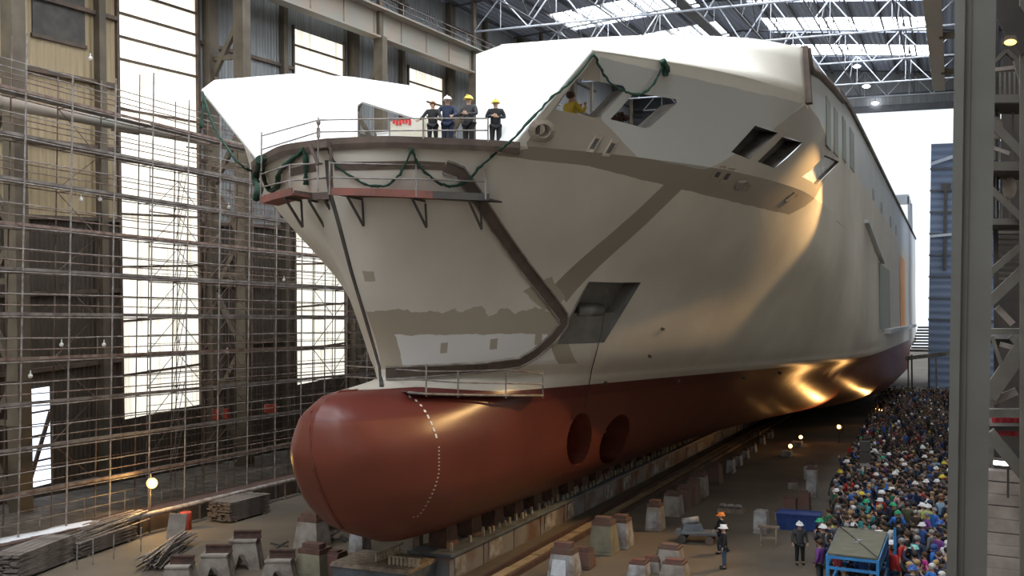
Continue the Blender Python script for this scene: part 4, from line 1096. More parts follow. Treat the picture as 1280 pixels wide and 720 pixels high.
block(700,724,34,28,'white washed block with brick red cap at the bottom centre','wash',14,dep=1.1,capm='redwash',plate='snow')
block(727,712,20,20,'low dark brown block behind the white washed one','redwash',5,dep=.9)
block(750,694,30,34,'yellow fronted block with brown side, third in the row by the rail','yelwash',10,dep=1.2,plate='yelwash',capm='redwash')
block(772,686,24,30,'tall grey ribbed block right behind the yellow fronted one','wash',9,dep=1.2)
block(816,664,20,28,'block with grey panelled face standing alone on the floor','conc',8,dep=1.0,plate='wash')
block(838,646,22,24,'grey block left behind the cart','conc',6,dep=1.2)
block(852,638,16,24,'block behind the cart, second from its left','redwash',6,dep=1.2)
block(864,632,14,26,'brown block behind the cart, third from its left','redwash',7,dep=1.2)
block(875,622,12,24,'tall narrow block with pale top in the dark beyond the cart','conc',6,dep=1.2)
block(891,606,16,20,'dark block in the shade below the middle of the hull','redwash',5,dep=1.4)
for i, (x, y, w, h) in enumerate(((912,592,9,16),(922,583,7,12),(931,574,7,10),(941,566,6,8),(952,556,6,8),(962,548,6,7),(945,545,9,4))):
    block(x, y, w, h, ['narrow pale block in the dark row under the hull, nearest one','narrow pale block in the dark row, second from the front','small block in the dark row, third from the front','small block in the dark row, fourth from the front','small block far along the dark row','small block near the far end of the dark row','low slab farthest back in the dark row'][i], 'wash', 3, dep=1.0)
# pile of cast blocks
for i, (x, y, w, h, m) in enumerate(((835,702,30,14,'conc'),(836,688,28,12,'redwash'),(832,676,26,12,'redwash'),(812,716,26,12,'conc'),(840,722,32,14,'conc'),(795,722,24,14,'wash'))):
    p = atZ(x, y); s = (p-CAM).length/F
    z0 = (0, h*s+.0, 0)[0]
    block(x, (724,724,724,716,722,722)[i] if i > 2 else 716-i*8, w, h+6*(2-i if i < 3 else 0), ['rough grey block on the right of the pile','red stained block in the middle of the pile','red topped block at the back of the pile','grey slab at the front left of the pile','broad grey slab at the bottom right of the pile','white smeared block at the bottom left of the pile'][i], m, 6, dep=1.0, capm='redwash')
# concrete trestles at the lower left
def trestle(x, yb, wpx, hpx, lab, rz=.5):
    p = atZ(x, yb); s = (p-CAM).length/F; w, h = wpx*s, hpx*s
    t = thing('concrete_trestle', lab, 'trestle', (p.x, p.y+.4, 0), rz, 'concrete trestles')
    for sy in (-.45, .15):
        g = MB(); o = [(-w*.5,0),(-w*.2,0),(-w*.08,h*.55),(w*.08,h*.55),(w*.2,0),(w*.5,0),(w*.36,h),(-w*.36,h)]
        a = [g.bm.verts.new((x_, sy, z_)) for x_, z_ in o]; b = [g.bm.verts.new((x_, sy+.35, z_)) for x_, z_ in o]
        g.bm.faces.new(a); g.bm.faces.new(b[::-1])
        for i in range(8): g.bm.faces.new((a[i], a[(i+1)%8], b[(i+1)%8], b[i]))
        bmesh.ops.triangulate(g.bm, faces=[f for f in g.bm.faces if len(f.verts) > 4]); g.build('leg_frame', M['conc'], t)
    g = MB(); g.box(-w*.38,w*.38,-.5,.55,h,h+.08); g.build('top_slab', M['conc'], t)
    g = MB(); g.box(-w*.3,w*.45,-.1,.1,h+.08,h+.14); g.box(-w*.3,w*.45,-.03,.03,h+.14,h+.36); g.box(-w*.3,w*.45,-.1,.1,h+.36,h+.42); g.build('beam_cap', M['rust'], t)
trestle(262,724,40,26,'left concrete trestle with a rusty beam on top',.45); trestle(298,712,42,32,'middle and tallest concrete trestle with a rusty beam on top',.45)
trestle(342,726,40,22,'right concrete trestle with a rusty beam, at the bottom edge',.45); trestle(216,732,36,20,'lowest concrete trestle half cut by the bottom edge',.45)
g = MB(); 
for k in range(5):
    a_ = k*1.256; g.bar((0,0,.05),(math.cos(a_)*.45,math.sin(a_)*.45,.02+.15*(k%2)),.1,.08)
o = g.build('scrap_star', M['dark']); o.location = atZ(350,683); tag(o, 'small dark star shaped scrap piece on the open floor', 'scrap')
for i, (x, y, lab) in enumerate(((420,676,'dark clutter of clamps between blocks left of the bulb'),(425,662,'brown flat crate leaning under the bulb'))):
    p = atZ(x, y); t = thing('clamp_heap' if i == 0 else 'flat_crate', lab, 'clutter', (p.x, p.y, -.05 if i == 0 else 0), .4)
    for k in range(9 if i == 0 else 6):
        g = MB()
        if i == 0: g.bar((random.uniform(-.7,.7),random.uniform(-.5,.5),.1), (random.uniform(-.7,.7),random.uniform(-.5,.5),random.uniform(.1,.8)), .12, .1)
        else: g.box(-.7,.7,-.6+k*.2,-.45+k*.2,.7,.76)
        g.build('clamp' if i == 0 else 'slat', M['dark'] if i == 0 else M['wood'], t)
    if i == 1:
        for s_ in (-.5,.5):
            g = MB(); g.box(s_-.05,s_+.05,-.6,.55,0,.7); g.build('runner', M['wood'], t)
# stacks of boards and tubes at the left
def stack(pa, pb, n, layers, wid, lab, group, m='board', th=.07, rzj=.02):
    a, b = atZ(*pa), atZ(*pb); d = (b-a); L_ = d.length; rz = math.atan2(d.y, d.x); c = (a+b)/2
    g = MB(); g.box(-L_/2, L_/2, -.12, .12, 0, th*.82); first = g.build('scaffold_board', M[m]); bw = wid/n
    g = 0; sx = Vector((-math.sin(rz), math.cos(rz), 0)); k = 0
    for l in range(layers):
        for j in range(n):
            o = first if k == 0 else first.copy()
            if k: COL.objects.link(o)
            o.location = c+sx*(bw*(j+.5))+Vector((math.cos(rz),math.sin(rz),0))*random.uniform(-.14,.14)+Vector((0,0,.1+l*th)); o.rotation_euler = (0,0,rz+random.uniform(-rzj,rzj)); o.scale = (random.uniform(.95,1), bw/.27, 1)
            tag(o, lab, 'board', group); k += 1
    for f in (-.35, .35):
        g = MB(); g.box(-.05,.05,0,wid,0,.1); o = g.build('bearer', M['wood']); o.location = c+Vector((math.cos(rz),math.sin(rz),0))*L_*f; o.rotation_euler = (0,0,rz); tag(o, 'short timber bearer under '+lab.split(' in ')[1] if ' in ' in lab else lab, 'bearer', group+' bearers')
stack((22,730), (95,700), 4, 15, 1.3, 'grey scaffold board in the flat stack at the lower left corner', 'boards in the corner stack')
stack((100,700), (172,674), 4, 9, 1.3, 'grey scaffold board in the stack with loose tubes on top', 'boards in the second stack')
stack((288,655), (338,641), 5, 14, 1.5, 'grey board in the neat stack on the floor left of the bulb', 'boards in the neat stack')
def tubes(pa, pb, n, lab, group, h0, spread=.9, jit=.14):
    a, b = atZ(*pa), atZ(*pb); d = b-a; L_ = d.length; rz = math.atan2(d.y, d.x); c = (a+b)/2; sx = Vector((-math.sin(rz), math.cos(rz), 0))
    g = MB(); g.tube((-L_/2,0,0),(L_/2,0,0),.03,6); first = g.build('scaffold_tube', M['steel'])
    for k in range(n):
        o = first if k == 0 else first.copy()
        if k: COL.objects.link(o)
        r_ = k/n; w = spread*(1-r_*.5)
        o.location = c+sx*random.uniform(-w/2,w/2)+Vector((0,0,h0+.04+r_*.62))+Vector((math.cos(rz),math.sin(rz),0))*random.uniform(-.4,.4)
        o.rotation_euler = (random.random(), random.uniform(-.03,.03), rz+random.uniform(-jit,jit)); o.scale = (random.uniform(.75,1),1,1)
        tag(o, lab, 'tube', group)
tubes((184,716), (232,680), 70, 'loose grey scaffold tube in the slanting heap at the lower left', 'tubes in the slanting heap', 0)
tubes((100,698), (180,668), 16, 'loose pale tube lying on the second board stack', 'tubes on the second stack', .72, 1.3, .05)
for i, (x, y) in enumerate(((116,706),(142,699),(176,690),(96,712))):
    p = atZ(x, y); g = MB(); g.tube((p.x,p.y,0),(p.x,p.y,1.1),.03,6); tag(g.build('stake', M['steel']), ['upright stake in front of the second board stack, left','upright stake in front of the second board stack, middle','upright stake at the right end of the second board stack','upright stake between the two board stacks'][i], 'stake')
# red and blue barrels and board under the ledge
for x, y, m, lab, nm in ((232,676,'redscreen','dark red drum in the shade under the ledge','drum'),(219,688,'conc','grey panel leaning against the ledge','panel')):
    p = atZ(x, y-14)
    g = MB()
    if nm == 'drum': g.path([(p.x,p.y,0),(p.x,p.y,.02),(p.x,p.y,.45),(p.x,p.y,.88),(p.x,p.y,.9)], lambda i: (.27,.3,.29,.3,.27)[i], 14)
    else: g.frus(p.x, p.y, 0, 1.2, .9, .1, .9, .08, 0, .3, 0, .2)
    tag(g.build(nm, M[m]), lab, nm)
# cart
p = atZ(868, 680); t = thing('hand_cart', 'low flat cart with blue grey load and red wheel', 'cart', (p.x, p.y+.5, 0), .12)
g = MB(); g.box(-1.0,1.0,-.5,.5,.42,.52); g.build('bed', M['bluegrey'], t)
for sx in (-.65,.65):
    for sy in (-.5,.5):
        g = MB(); g.tube((sx,sy-.06,.2),(sx,sy+.06,.2),.2,14); g.build('wheel', M['redwash'] if sx > 0 else M['dark'], t)
g = MB(); g.bar((1.0,0,.45),(1.5,-.1,.75),.05,.05); g.build('handle', M['steel'], t)
t2 = thing('motor_unit', 'blue grey machine part lying on the cart', 'machine', (p.x-.2, p.y+.5, .52), .3)
g = MB(); g.frus(0,0,0,.35,1.1,.6,.8,.45); g.build('housing', M['bluegrey'], t2)
g = MB(); g.tube((-.5,0,.42),(.3,0,.55),.16,12); g.build('barrel', M['wash'], t2)
t = thing('pallet_sled', 'small low sled with pale bundles on the open floor', 'sled', atZ(914,640))
g = MB(); g.box(-.7,.7,-.3,.3,.1,.2); g.build('deck', M['wood'], t)
for s_ in (-.25,.25):
    g = MB(); g.box(-.75,.75,s_-.05,s_+.05,0,.1); g.build('runner', M['wood'], t)
for k in range(3):
    g = MB(); g.ball((0,0,0),.18,0,10,7,(1.2,.9,.7)); o = g.build('bundle', M['wash']); q = atZ(914,640); o.location = (q.x-.45+k*.42, q.y, .33); tag(o, ['left pale bundle on the small sled','middle pale bundle on the small sled','right pale bundle on the small sled'][k], 'bundle')
block(950,668,16,27,'white machine cabinet on the floor behind the wooden sawhorse','wash',None,dep=.7,taper=.96,name='machine_cabinet')
p = atZ(961, 682); t = thing('sawhorse', 'brown wooden sawhorse on the floor beside the white cabinet', 'sawhorse', (p.x, p.y, 0), .1)
for sx in (-.35,.35):
    for sy in (-.3,.3):
        g = MB(); g.bar((sx,sy,0),(sx,sy*.3,.85),.08,.08); g.build('leg', M['wood'], t)
g = MB(); g.box(-.5,.5,-.12,.12,.83,.93); g.build('top_beam', M['wood'], t)
g = MB(); g.box(-.38,.38,-.2,-.15,.35,.45); g.build('stretcher', M['wood'], t)
p = atZ(997, 664); t = thing('blue_skip', 'long low blue steel bin in the shade near the crowd', 'bin', (p.x, p.y+.6, 0), .05)
s = (p-CAM).length/F; w = 46*s
M['blueskip'] = mat('blue_skip_paint', (.02,.05,.20), (.03,.07,.25), 1.5, .5)
g = MB(); g.solid([(-w/2,-.5,0),(w/2,-.5,0),(w/2,.5,0),(-w/2,.5,0),(-w/2-.1,-.6,.8),(w/2+.1,-.6,.8),(w/2+.1,.6,.8),(-w/2-.1,.6,.8)]); g.build('body', M['blueskip'], t)
g = MB(); 
for a_, b_ in (((-w/2-.1,-.62,.82),(w/2+.1,-.62,.82)),((-w/2-.1,.6,.82),(w/2+.1,.6,.82))): g.bar(a_, b_, .07, .07)
g.build('rim', M['blueskip'], t)
for k in range(5):
    x = -w/2+.3+k*(w-.6)/4; g = MB(); g.bar((x,-.54,.05),(x,-.62,.78),.08,.06); g.build('rib', M['blueskip'], t)
for i, (x, y, w_, h_, m) in enumerate(((1014,622,12,32,'wash'),(1004,640,14,20,'redwash'),(986,640,16,14,'redwash'),(1012,600,14,16,'conc'),(975,652,12,10,'conc'),(990,612,10,8,'conc'))):
    block(x, y, w_, h_, ['tall pale machine box in the dark left of the crowd','brown box in front of the tall pale machine','low red brown box left of the tall pale machine','grey box behind the tall pale machine','low grey box beside the blue bin','flat grey box alone in the dark'][i], m, 4, dep=.8, taper=.95, name='machine_box')
# lit things in the dark under the far hull
M['warmglass'] = glow('warm_lamp_glass', (1,.5,.14), 12)
for i, (x, y, lab) in enumerate(((988,561,'small warm work light low in the dark under the hull, left'),(1001,549,'small warm work light low in the dark under the hull, right'))):
    p = atZ(x, y+6); t = thing('floor_lamp', lab, 'lamp', p); g = MB(); g.ball((0,0,.6), .15, 0, 10, 8); g.build('lamp_glass', M['warmglass'], t)
    g = MB(); g.tube((0,0,0),(0,0,.5),.04,6); g.frus(0,0,0,.05,.4,.4,.35,.35); g.build('stand', M['dark'], t)
    block(x-6, y+10, 12, 6, ['low pale crate lit by the left work light','low pale crate lit by the right work light'][i], 'wash', None, dep=1.2, taper=.95, name='low_crate')
# blue lift cage
cz = 2.35
c4 = [atZ(1034,693,cz), atZ(1097,700,cz), atZ(1109,667,cz), atZ(1049,660,cz)]
t = thing('lift_cage', 'bright blue steel lift cage with flat olive roof at the bottom edge of the crowd', 'lift cage')
M['olive'] = mat('olive_roof_sheet', (.115,.115,.085), (.16,.15,.11), 2, .8)
g = MB(); u = Vector((0,0,.06)); g.solid([*c4, *[p+u for p in c4]]); rf = g.build('roof_panel', M['olive'], t)
cc = sum(c4, Vector())/4; e1 = (c4[1]-c4[0]).normalized(); e2 = (c4[3]-c4[0]).normalized()
g = MB(); h_ = cc+Vector((0,0,.075)); g.bar(h_-e2*.28, h_+e2*.28, .1, .02); g.bar(h_-e2*.28-e1*.16, h_-e2*.28+e1*.16, .1, .02); g.bar(h_+e2*.28-e1*.16, h_+e2*.28+e1*.16, .1, .02); g.build('pale_roof_mark', M['wash'], rf, 'pale painted mark on the roof')
g = MB(); g.path([c4[3]+u*1.4, cc+u*1.5, c4[1]+u*1.4], .02, 5); g.build('roof_cable', M['dark'], rf)
out_ = c4[2]+e1*.28
for q in c4+[out_]:
    g = MB(); top_ = q.z+(.25 if q is out_ else -.02); g.bar((q.x,q.y,0),(q.x,q.y,top_),.1,.1,up=(0,1,0)); g.build('corner_post', M['bluesteel'], t)
for z in (.08, 1.0, 1.9, 2.28):
    for a_, b_ in zip(c4, c4[1:]+c4[:1]):
        g = MB(); g.bar((a_.x,a_.y,z),(b_.x,b_.y,z),.09,.09); g.build('rail', M['bluesteel'], t)
g = MB(); g.quad([(q.x,q.y,.12) for q in c4]); g.build('cage_floor', M['bluesteel'], t)
for k in range(9):
    for a_, b_ in ((c4[0],c4[1]),(c4[0],c4[3])):
        q = a_.lerp(b_, (k+.5)/9); g = MB(); g.bar((q.x,q.y,.1),(q.x,q.y,1.0),.03,.03,up=(0,1,0)); g.build('mesh_bar', M['bluesteel'], t)
# loudspeaker pole
p = atZ(1082, 632); t = thing('speaker_tower', 'black loudspeaker column on a stand at the hull side of the crowd', 'loudspeaker', p)
g = MB(); g.tube((0,0,0),(0,0,3.0),.06,8); g.build('pole', M['dark'], t)
for k in range(3):
    a_ = k*2.09; g = MB(); g.tube((math.cos(a_)*.6,math.sin(a_)*.6,0),(0,0,.8),.03,6); g.build('leg', M['dark'], t)
for k in range(2):
    g = MB(); g.box(-.28,.28,-.22,.22,2.5+k*.62,3.08+k*.62); o = g.build('cabinet', M['dark'], t)
g = MB(); g.box(-.27,.27,-.245,-.225,2.3,2.45); g.build('pale_label', M['wash'], t)
# ------------------------------------------------------------------ PEOPLE
def skinmesh(name, verts, edges, radii, sub=1, root=0):
    """grow one continuous surface round a jointed skeleton"""
    me = bpy.data.meshes.new(name); me.from_pydata([Vector(v) for v in verts], edges, []); me.update()
    o = bpy.data.objects.new(name, me); COL.objects.link(o)
    s = o.modifiers.new('skin', 'SKIN'); s.use_smooth_shade = True
    for i, r in enumerate(radii):
        d = me.skin_vertices[0].data[i]; d.radius = (r, r) if not isinstance(r, tuple) else r; d.use_root = i == root
    m = o.modifiers.new('sub', 'SUBSURF'); m.levels = sub
    dg = bpy.context.evaluated_depsgraph_get(); dg.update()
    out = bpy.data.meshes.new_from_object(o.evaluated_get(dg)); out.name = name
    bpy.data.objects.remove(o); bpy.data.meshes.remove(me)
    for p in out.polygons: p.use_smooth = True
    return out
def merge(name, parts):
    """join meshes [(mesh, material index)] into one mesh"""
    bm = bmesh.new()
    for me, mi in parts:
        n = len(bm.faces); bm.from_mesh(me); bm.faces.ensure_lookup_table()
        for f in bm.faces[n:]: f.material_index = mi
    out = bpy.data.meshes.new(name); bm.to_mesh(out); bm.free()
    for p in out.polygons: p.use_smooth = True
    return out
POSES = {  # elbow, wrist, hand tip for (left, right); head turn; lean
 'stand':  dict(e=((.25,.02,1.14),(-.25,.02,1.14)), w=((.27,-.06,.90),(-.27,-.06,.90)), h=((.27,-.09,.80),(-.27,-.09,.80)), k=((.10,0,.50),(-.10,0,.50)), f=((.11,.02,.09),(-.11,.02,.09))),
 'pocket': dict(e=((.30,.06,1.16),(-.30,.06,1.16)), w=((.20,-.10,.98),(-.20,-.10,.98)), h=((.15,-.13,.90),(-.15,-.13,.90)), k=((.11,0,.50),(-.09,-.02,.50)), f=((.13,.03,.09),(-.09,-.02,.09))),
 'phone':  dict(e=((.24,-.14,1.18),(-.24,-.14,1.18)), w=((.12,-.34,1.42),(-.12,-.34,1.42)), h=((.05,-.37,1.52),(-.05,-.37,1.52)), k=((.10,0,.50),(-.10,0,.50)), f=((.11,.02,.09),(-.11,.02,.09))),
 'raised': dict(e=((.26,-.16,1.52),(-.26,-.16,1.52)), w=((.15,-.26,1.80),(-.15,-.26,1.80)), h=((.06,-.28,1.88),(-.06,-.28,1.88)), k=((.10,0,.50),(-.10,0,.50)), f=((.11,.02,.09),(-.11,.02,.09))),
 'walk':   dict(e=((.25,.10,1.15),(-.25,-.06,1.15)), w=((.27,.02,.92),(-.25,-.22,.98)), h=((.27,-.02,.83),(-.24,-.27,.90)), k=((.10,-.16,.52),(-.10,.06,.50)), f=((.10,-.12,.09),(-.10,.30,.13))),
 'folded': dict(e=((.27,-.02,1.16),(-.27,-.02,1.16)), w=((.06,-.22,1.15),(-.08,-.20,1.20)), h=((-.05,-.22,1.18),(.04,-.22,1.22)), k=((.10,0,.50),(-.10,0,.50)), f=((.11,.02,.09),(-.11,.02,.09))),
 'lean':   dict(e=((.27,-.10,1.14),(-.30,-.10,1.18)), w=((.20,-.32,1.06),(-.42,-.24,1.02)), h=((.18,-.42,1.03),(-.50,-.30,.97)), k=((.10,0,.50),(-.10,0,.50)), f=((.11,.02,.09),(-.11,.02,.09))),
}
def make_pose(nm, P, fine):
    b = []
    # bare body: trunk, neck, head, arms, legs in one surface
    V = [(0,0,.95),(0,.01,1.15),(0,.01,1.36),(0,.015,1.47),(0,.0,1.53),(0,-.01,1.60),(0,-.012,1.68)]
    Rr = [(.13,.10),(.125,.09),(.15,.10),(.065,.06),(.052,.056),(.075,.088),(.078,.095)]
    E = [(i,i+1) for i in range(6)]
    def add(p, r, par): V.append(p); Rr.append(r); E.append((par, len(V)-1)); return len(V)-1
    for s, sg in ((0,1),(1,-1)):
        sh_ = add((sg*.17,.015,1.43), .055, 2); el = add(P['e'][s], .043, sh_); wr = add(P['w'][s], .028, el)
        hd = Vector(P['h'][s]); pm = Vector(P['w'][s]).lerp(hd, .55); add(tuple(pm), (.036,.022), wr)
        hp = add((sg*.09,0,.88), .088, 0); kn = add(P['k'][s], .058, hp); an = add(P['f'][s], .04, kn); add((P['f'][s][0], P['f'][s][1]-.15, .045), (.045,.035), an)
    body = skinmesh('body', V, E, Rr, 1)
    extra = []
    for s, sg in ((0,1),(1,-1)) if fine else ():
        w, hd = Vector(P['w'][s]), Vector(P['h'][s]); d = (hd-w).normalized(); side = d.cross(Vector((0,1,0))) ; side = side.normalized() if side.length > .1 else Vector((1,0,0)); nrm_ = side.cross(d)
        for k in range(4):
            root = w+d*.055+side*(k-1.5)*.019; l = (.062,.074,.078,.066)[k]
            curl = nrm_*.03*(1 if True else 0)
            extra.append(skinmesh('f', [tuple(root), tuple(root+d*l*.5+curl*.25), tuple(root+d*l+curl)], [(0,1),(1,2)], [.0105,.0095,.008], 1))
        tr = w+d*.03-side*.03*sg
        extra.append(skinmesh('t', [tuple(tr), tuple(tr-side*.025*sg+d*.03), tuple(tr-side*.03*sg+d*.06)], [(0,1),(1,2)], [.013,.011,.009], 1))
    face = MB()
    if fine:
        face.ball((0,-.108,1.635), .016, 0, 6, 5, (.8,1,1.5))           # nose
        for sx in (-.03,.03): face.ball((sx,-.098,1.662), .010, 1, 6, 5)  # eyes
        for sx in (-.078,.078): face.ball((sx,.0,1.64), .024, 0, 6, 5, (.4,.7,1.2))
        face.ball((0,-.098,1.592), .02, 2, 6, 4, (1.1,.4,.3))
    bmesh.ops.recalc_face_normals(face.bm, faces=face.bm.faces)
    fm = bpy.data.meshes.new('face'); face.bm.to_mesh(fm); face.bm.free()
    bodym = merge(nm+'_body', [(body,0)]+[(e,0) for e in extra])
    if fine:
        bm = bmesh.new(); bm.from_mesh(bodym); bm.from_mesh(fm); bm.to_mesh(bodym); bm.free()
    # jacket
    V = [(0,.0,.84),(0,.01,.98),(0,.01,1.16),(0,.01,1.36),(0,.012,1.475)]
    Rr = [(.175,.135),(.165,.13),(.165,.13),(.18,.125),(.085,.08)]
    E = [(0,1),(1,2),(2,3),(3,4)]
    for s, sg in ((0,1),(1,-1)):
        a = add((sg*.18,.015,1.425), .075, 3); e = add(P['e'][s], .062, a); w = Vector(P['e'][s]).lerp(Vector(P['w'][s]), .93); add(tuple(w), .048, e)
    jacket = skinmesh(nm+'_jacket', V, E, Rr, 1)
    V = [(0,0,.93)]; Rr = [(.155,.12)]; E = []
    for s, sg in ((0,1),(1,-1)):
        h = add((sg*.095,0,.84), .105, 0); k = add(P['k'][s], .078, h); f = Vector(P['k'][s]).lerp(Vector(P['f'][s]), .93); add(tuple(f), .062, k)
    trousers = skinmesh(nm+'_trousers', V, E, Rr, 1)
    g = MB()
    for s in (0,1):
        f = Vector(P['f'][s]); g.ball((f.x, f.y-.06, f.z-.035), .06, 0, 8, 6, (.85,2.1,.9))
    bmesh.ops.recalc_face_normals(g.bm, faces=g.bm.faces)
    shoes = bpy.data.meshes.new(nm+'_shoes'); g.bm.to_mesh(shoes); g.bm.free()
    return dict(body=bodym, jacket=jacket, trousers=trousers, shoes=shoes)
g = MB()
n, m_ = 14, 5
rings = []
for j in range(m_+1):
    a = j/m_*PI/2; rings.append([g.bm.verts.new((.125*math.cos(a)*math.cos(k*2*PI/n), .145*math.cos(a)*math.sin(k*2*PI/n)-.005, 1.675+.135*math.sin(a))) if j < m_ else None for k in range(n)])
tip = g.bm.verts.new((0,-.005,1.81))
for j in range(m_):
    for k in range(n):
        if j < m_-1: g.bm.faces.new((rings[j][k], rings[j][(k+1)%n], rings[j+1][(k+1)%n], rings[j+1][k]))
        else: g.bm.faces.new((rings[j][k], rings[j][(k+1)%n], tip))
brim = [g.bm.verts.new((.140*math.cos(k*2*PI/n), .160*math.sin(k*2*PI/n)-.005-(.045 if math.sin(k*2*PI/n) < -.4 else 0), 1.668)) for k in range(n)]
for k in range(n): g.bm.faces.new((brim[k], brim[(k+1)%n], rings[0][(k+1)%n], rings[0][k]))
for f in g.bm.faces: f.smooth = True
g.box(-.012,.012,-.13,.12,1.775,1.822)
bmesh.ops.recalc_face_normals(g.bm, faces=g.bm.faces); HAT = bpy.data.meshes.new('hard_hat'); g.bm.to_mesh(HAT); g.bm.free()
g = MB(); g.ball((0,.012,1.69), .118, 0, 12, 9, (.86,1.0,.95)); 
for v_ in list(g.bm.verts):
    if v_.co.y < -.055 and v_.co.z < 1.70: v_.co.y = -.055
bmesh.ops.recalc_face_normals(g.bm, faces=g.bm.faces); HAIR = bpy.data.meshes.new('hair'); g.bm.to_mesh(HAIR); g.bm.free()
g = MB(); g.ball((0,.01,1.68), .128, 0, 12, 9, (.86,.98,1.05)); g.ball((0,.03,1.54), .11, 0, 10, 6, (1,.85,.5))
bmesh.ops.recalc_face_normals(g.bm, faces=g.bm.faces); HOOD = bpy.data.meshes.new('hood'); g.bm.to_mesh(HOOD); g.bm.free()
PM = {k: make_pose(k, p, True) for k, p in POSES.items()}
def cm(name, c, r=.75): return mat(name, c, None, rough=r)
SKIN = [cm('skin_fair', (.60,.38,.28), .5), cm('skin_rosy', (.55,.30,.22), .5), cm('skin_tan', (.42,.26,.17), .5)]
EYE = cm('eye_dark', (.02,.015,.01), .3); LIP = cm('lip', (.35,.12,.10), .5); SHOE = cm('shoe_black', (.015,.014,.013), .5)
JC = {k: cm('cloth_'+k.replace(' ', '_'), c) for k, c in {
 'black':(.012,.012,.015), 'navy':(.018,.03,.07), 'dark grey':(.05,.05,.055), 'grey':(.17,.17,.18), 'brown':(.10,.06,.04), 'dark brown':(.045,.03,.022), 'olive':(.10,.10,.055),
 'red':(.50,.03,.03), 'dark red':(.20,.02,.03), 'bright blue':(.03,.16,.55), 'pale blue':(.30,.48,.66), 'blue':(.04,.10,.32), 'white':(.70,.70,.70), 'cream':(.62,.56,.42),
 'lime':(.50,.75,.12), 'purple':(.16,.05,.24), 'magenta':(.50,.03,.25), 'teal':(.05,.30,.32), 'pink':(.62,.32,.36), 'green':(.03,.16,.08), 'tan':(.32,.22,.12), 'orange':(.7,.22,.05), 'yellow':(.7,.5,.05)}.items()}
HC = {k: cm('hat_'+k, c, .35) for k, c in {'white':(.82,.83,.85),'yellow':(.80,.62,.05),'green':(.03,.42,.20),'blue':(.04,.12,.45),'red':(.55,.04,.04),'orange':(.85,.25,.04),'teal':(.25,.65,.62)}.items()}
HR_ = {k: cm('hair_'+k.replace(' ', '_'), c, .7) for k, c in {'brown':(.07,.04,.02),'black':(.012,.01,.01),'grey':(.28,.27,.26),'blond':(.42,.28,.12),'white':(.62,.60,.58),'auburn':(.20,.07,.03)}.items()}
TR = {'black':JC['black'],'dark':JC['dark grey'],'navy':JC['navy'],'jeans':cm('denim', (.06,.10,.18))}
for k in PM:
    for s_, ms in (('body',(SKIN[0],EYE,LIP)),('jacket',(JC['black'],)),('trousers',(JC['black'],)),('shoes',(SHOE,))):
        for m__ in ms: PM[k][s_].materials.append(m__)
for me in (HAT, HAIR, HOOD): me.materials.append(SHOE)
PROTO = {}
def kid(name, me, m, par):
    o = bpy.data.objects.new(name, me); COL.objects.link(o); o.parent = par
    o.material_slots[0].link = 'OBJECT'; o.material_slots[0].material = m; return o
def person(loc, rz, pose, jacket, trousers, head, headcol, label, group=None, scale=1.0, skin=0, bag=None):
    t = thing('person', label, 'person', loc, rz, group); t.scale = (scale*1.22, scale*1.2, scale*1.04)
    P = PM[pose]
    kid('body', P['body'], SKIN[skin], t); kid('jacket', P['jacket'], JC[jacket], t); kid('trousers', P['trousers'], TR[trousers], t); kid('shoes', P['shoes'], SHOE, t)
    if head == 'hat': kid('hard_hat', HAT, HC[headcol], t)
    elif head == 'hood': kid('hood', HOOD, JC[headcol], t)
    else: kid('hair', HAIR, HR_[headcol], t)
    return t
TOWARD = math.atan2(1, 0)
# four men on the bow: they look down over the deck edge towards the camera side
def deckman(xh, yh, Y, **k):
    p = atY(xh, yh, Y); person((p.x, Y, 17.0), **k, scale=(p.z-17.0)/1.81/1.04)
deckman(541,126,32.4, rz=.35, pose='lean', jacket='black', trousers='black', head='hair', headcol='auburn', label='bareheaded person in black on the bow leaning on the deck locker')
deckman(559.5,120,32.9, rz=.3, pose='lean', jacket='navy', trousers='navy', head='hat', headcol='white', label='person in navy with a white hard hat looking over the bow rail')
deckman(586,119,33.4, rz=-.1, pose='folded', jacket='dark grey', trousers='black', head='hat', headcol='yellow', label='person with a yellow hard hat third from the left on the bow')
deckman(619.5,124,34.0, rz=.4, pose='folded', jacket='black', trousers='black', head='hat', headcol='yellow', label='rightmost person on the bow, yellow hard hat, against the white wall')
p = atY(714,131,36.6); person((p.x, 36.6, 17.0), 2.6, 'phone', 'yellow', 'black', 'hair', 'brown', 'person in a yellow jacket seen inside the left mooring opening', scale=max(.95,(p.z-17.0)/1.81+.25), skin=1)
p = atY(776,146,38.2); g = MB(); 
for k in range(7): g.ball((p.x+random.uniform(-.3,.3), 38.2+random.uniform(-.2,.2), p.z+random.uniform(-.15,.2)), random.uniform(.1,.2), 0, 8, 6)
tag(g.build('tarpaulin_bundle', M['rust']), 'dark brown bundle in the second mooring opening', 'bundle')
# people on the open floor
def floorman(x, yf, **k):
    p = atZ(x, yf); person((p.x, p.y, 0), **k)
floorman(902,692, rz=-1.0, pose='walk', jacket='black', trousers='black', head='hat', headcol='orange', label='person in black with an orange hard hat walking on the open floor')
floorman(905,711, rz=-1.3, pose='stand', jacket='black', trousers='jeans', head='hat', headcol='white', label='person in black with white hard hat and jeans walking on the open floor')
floorman(1000,706, rz=.4, pose='stand', jacket='dark grey', trousers='black', head='hat', headcol='white', label='person in dark clothes with white hard hat standing alone left of the blue cage')
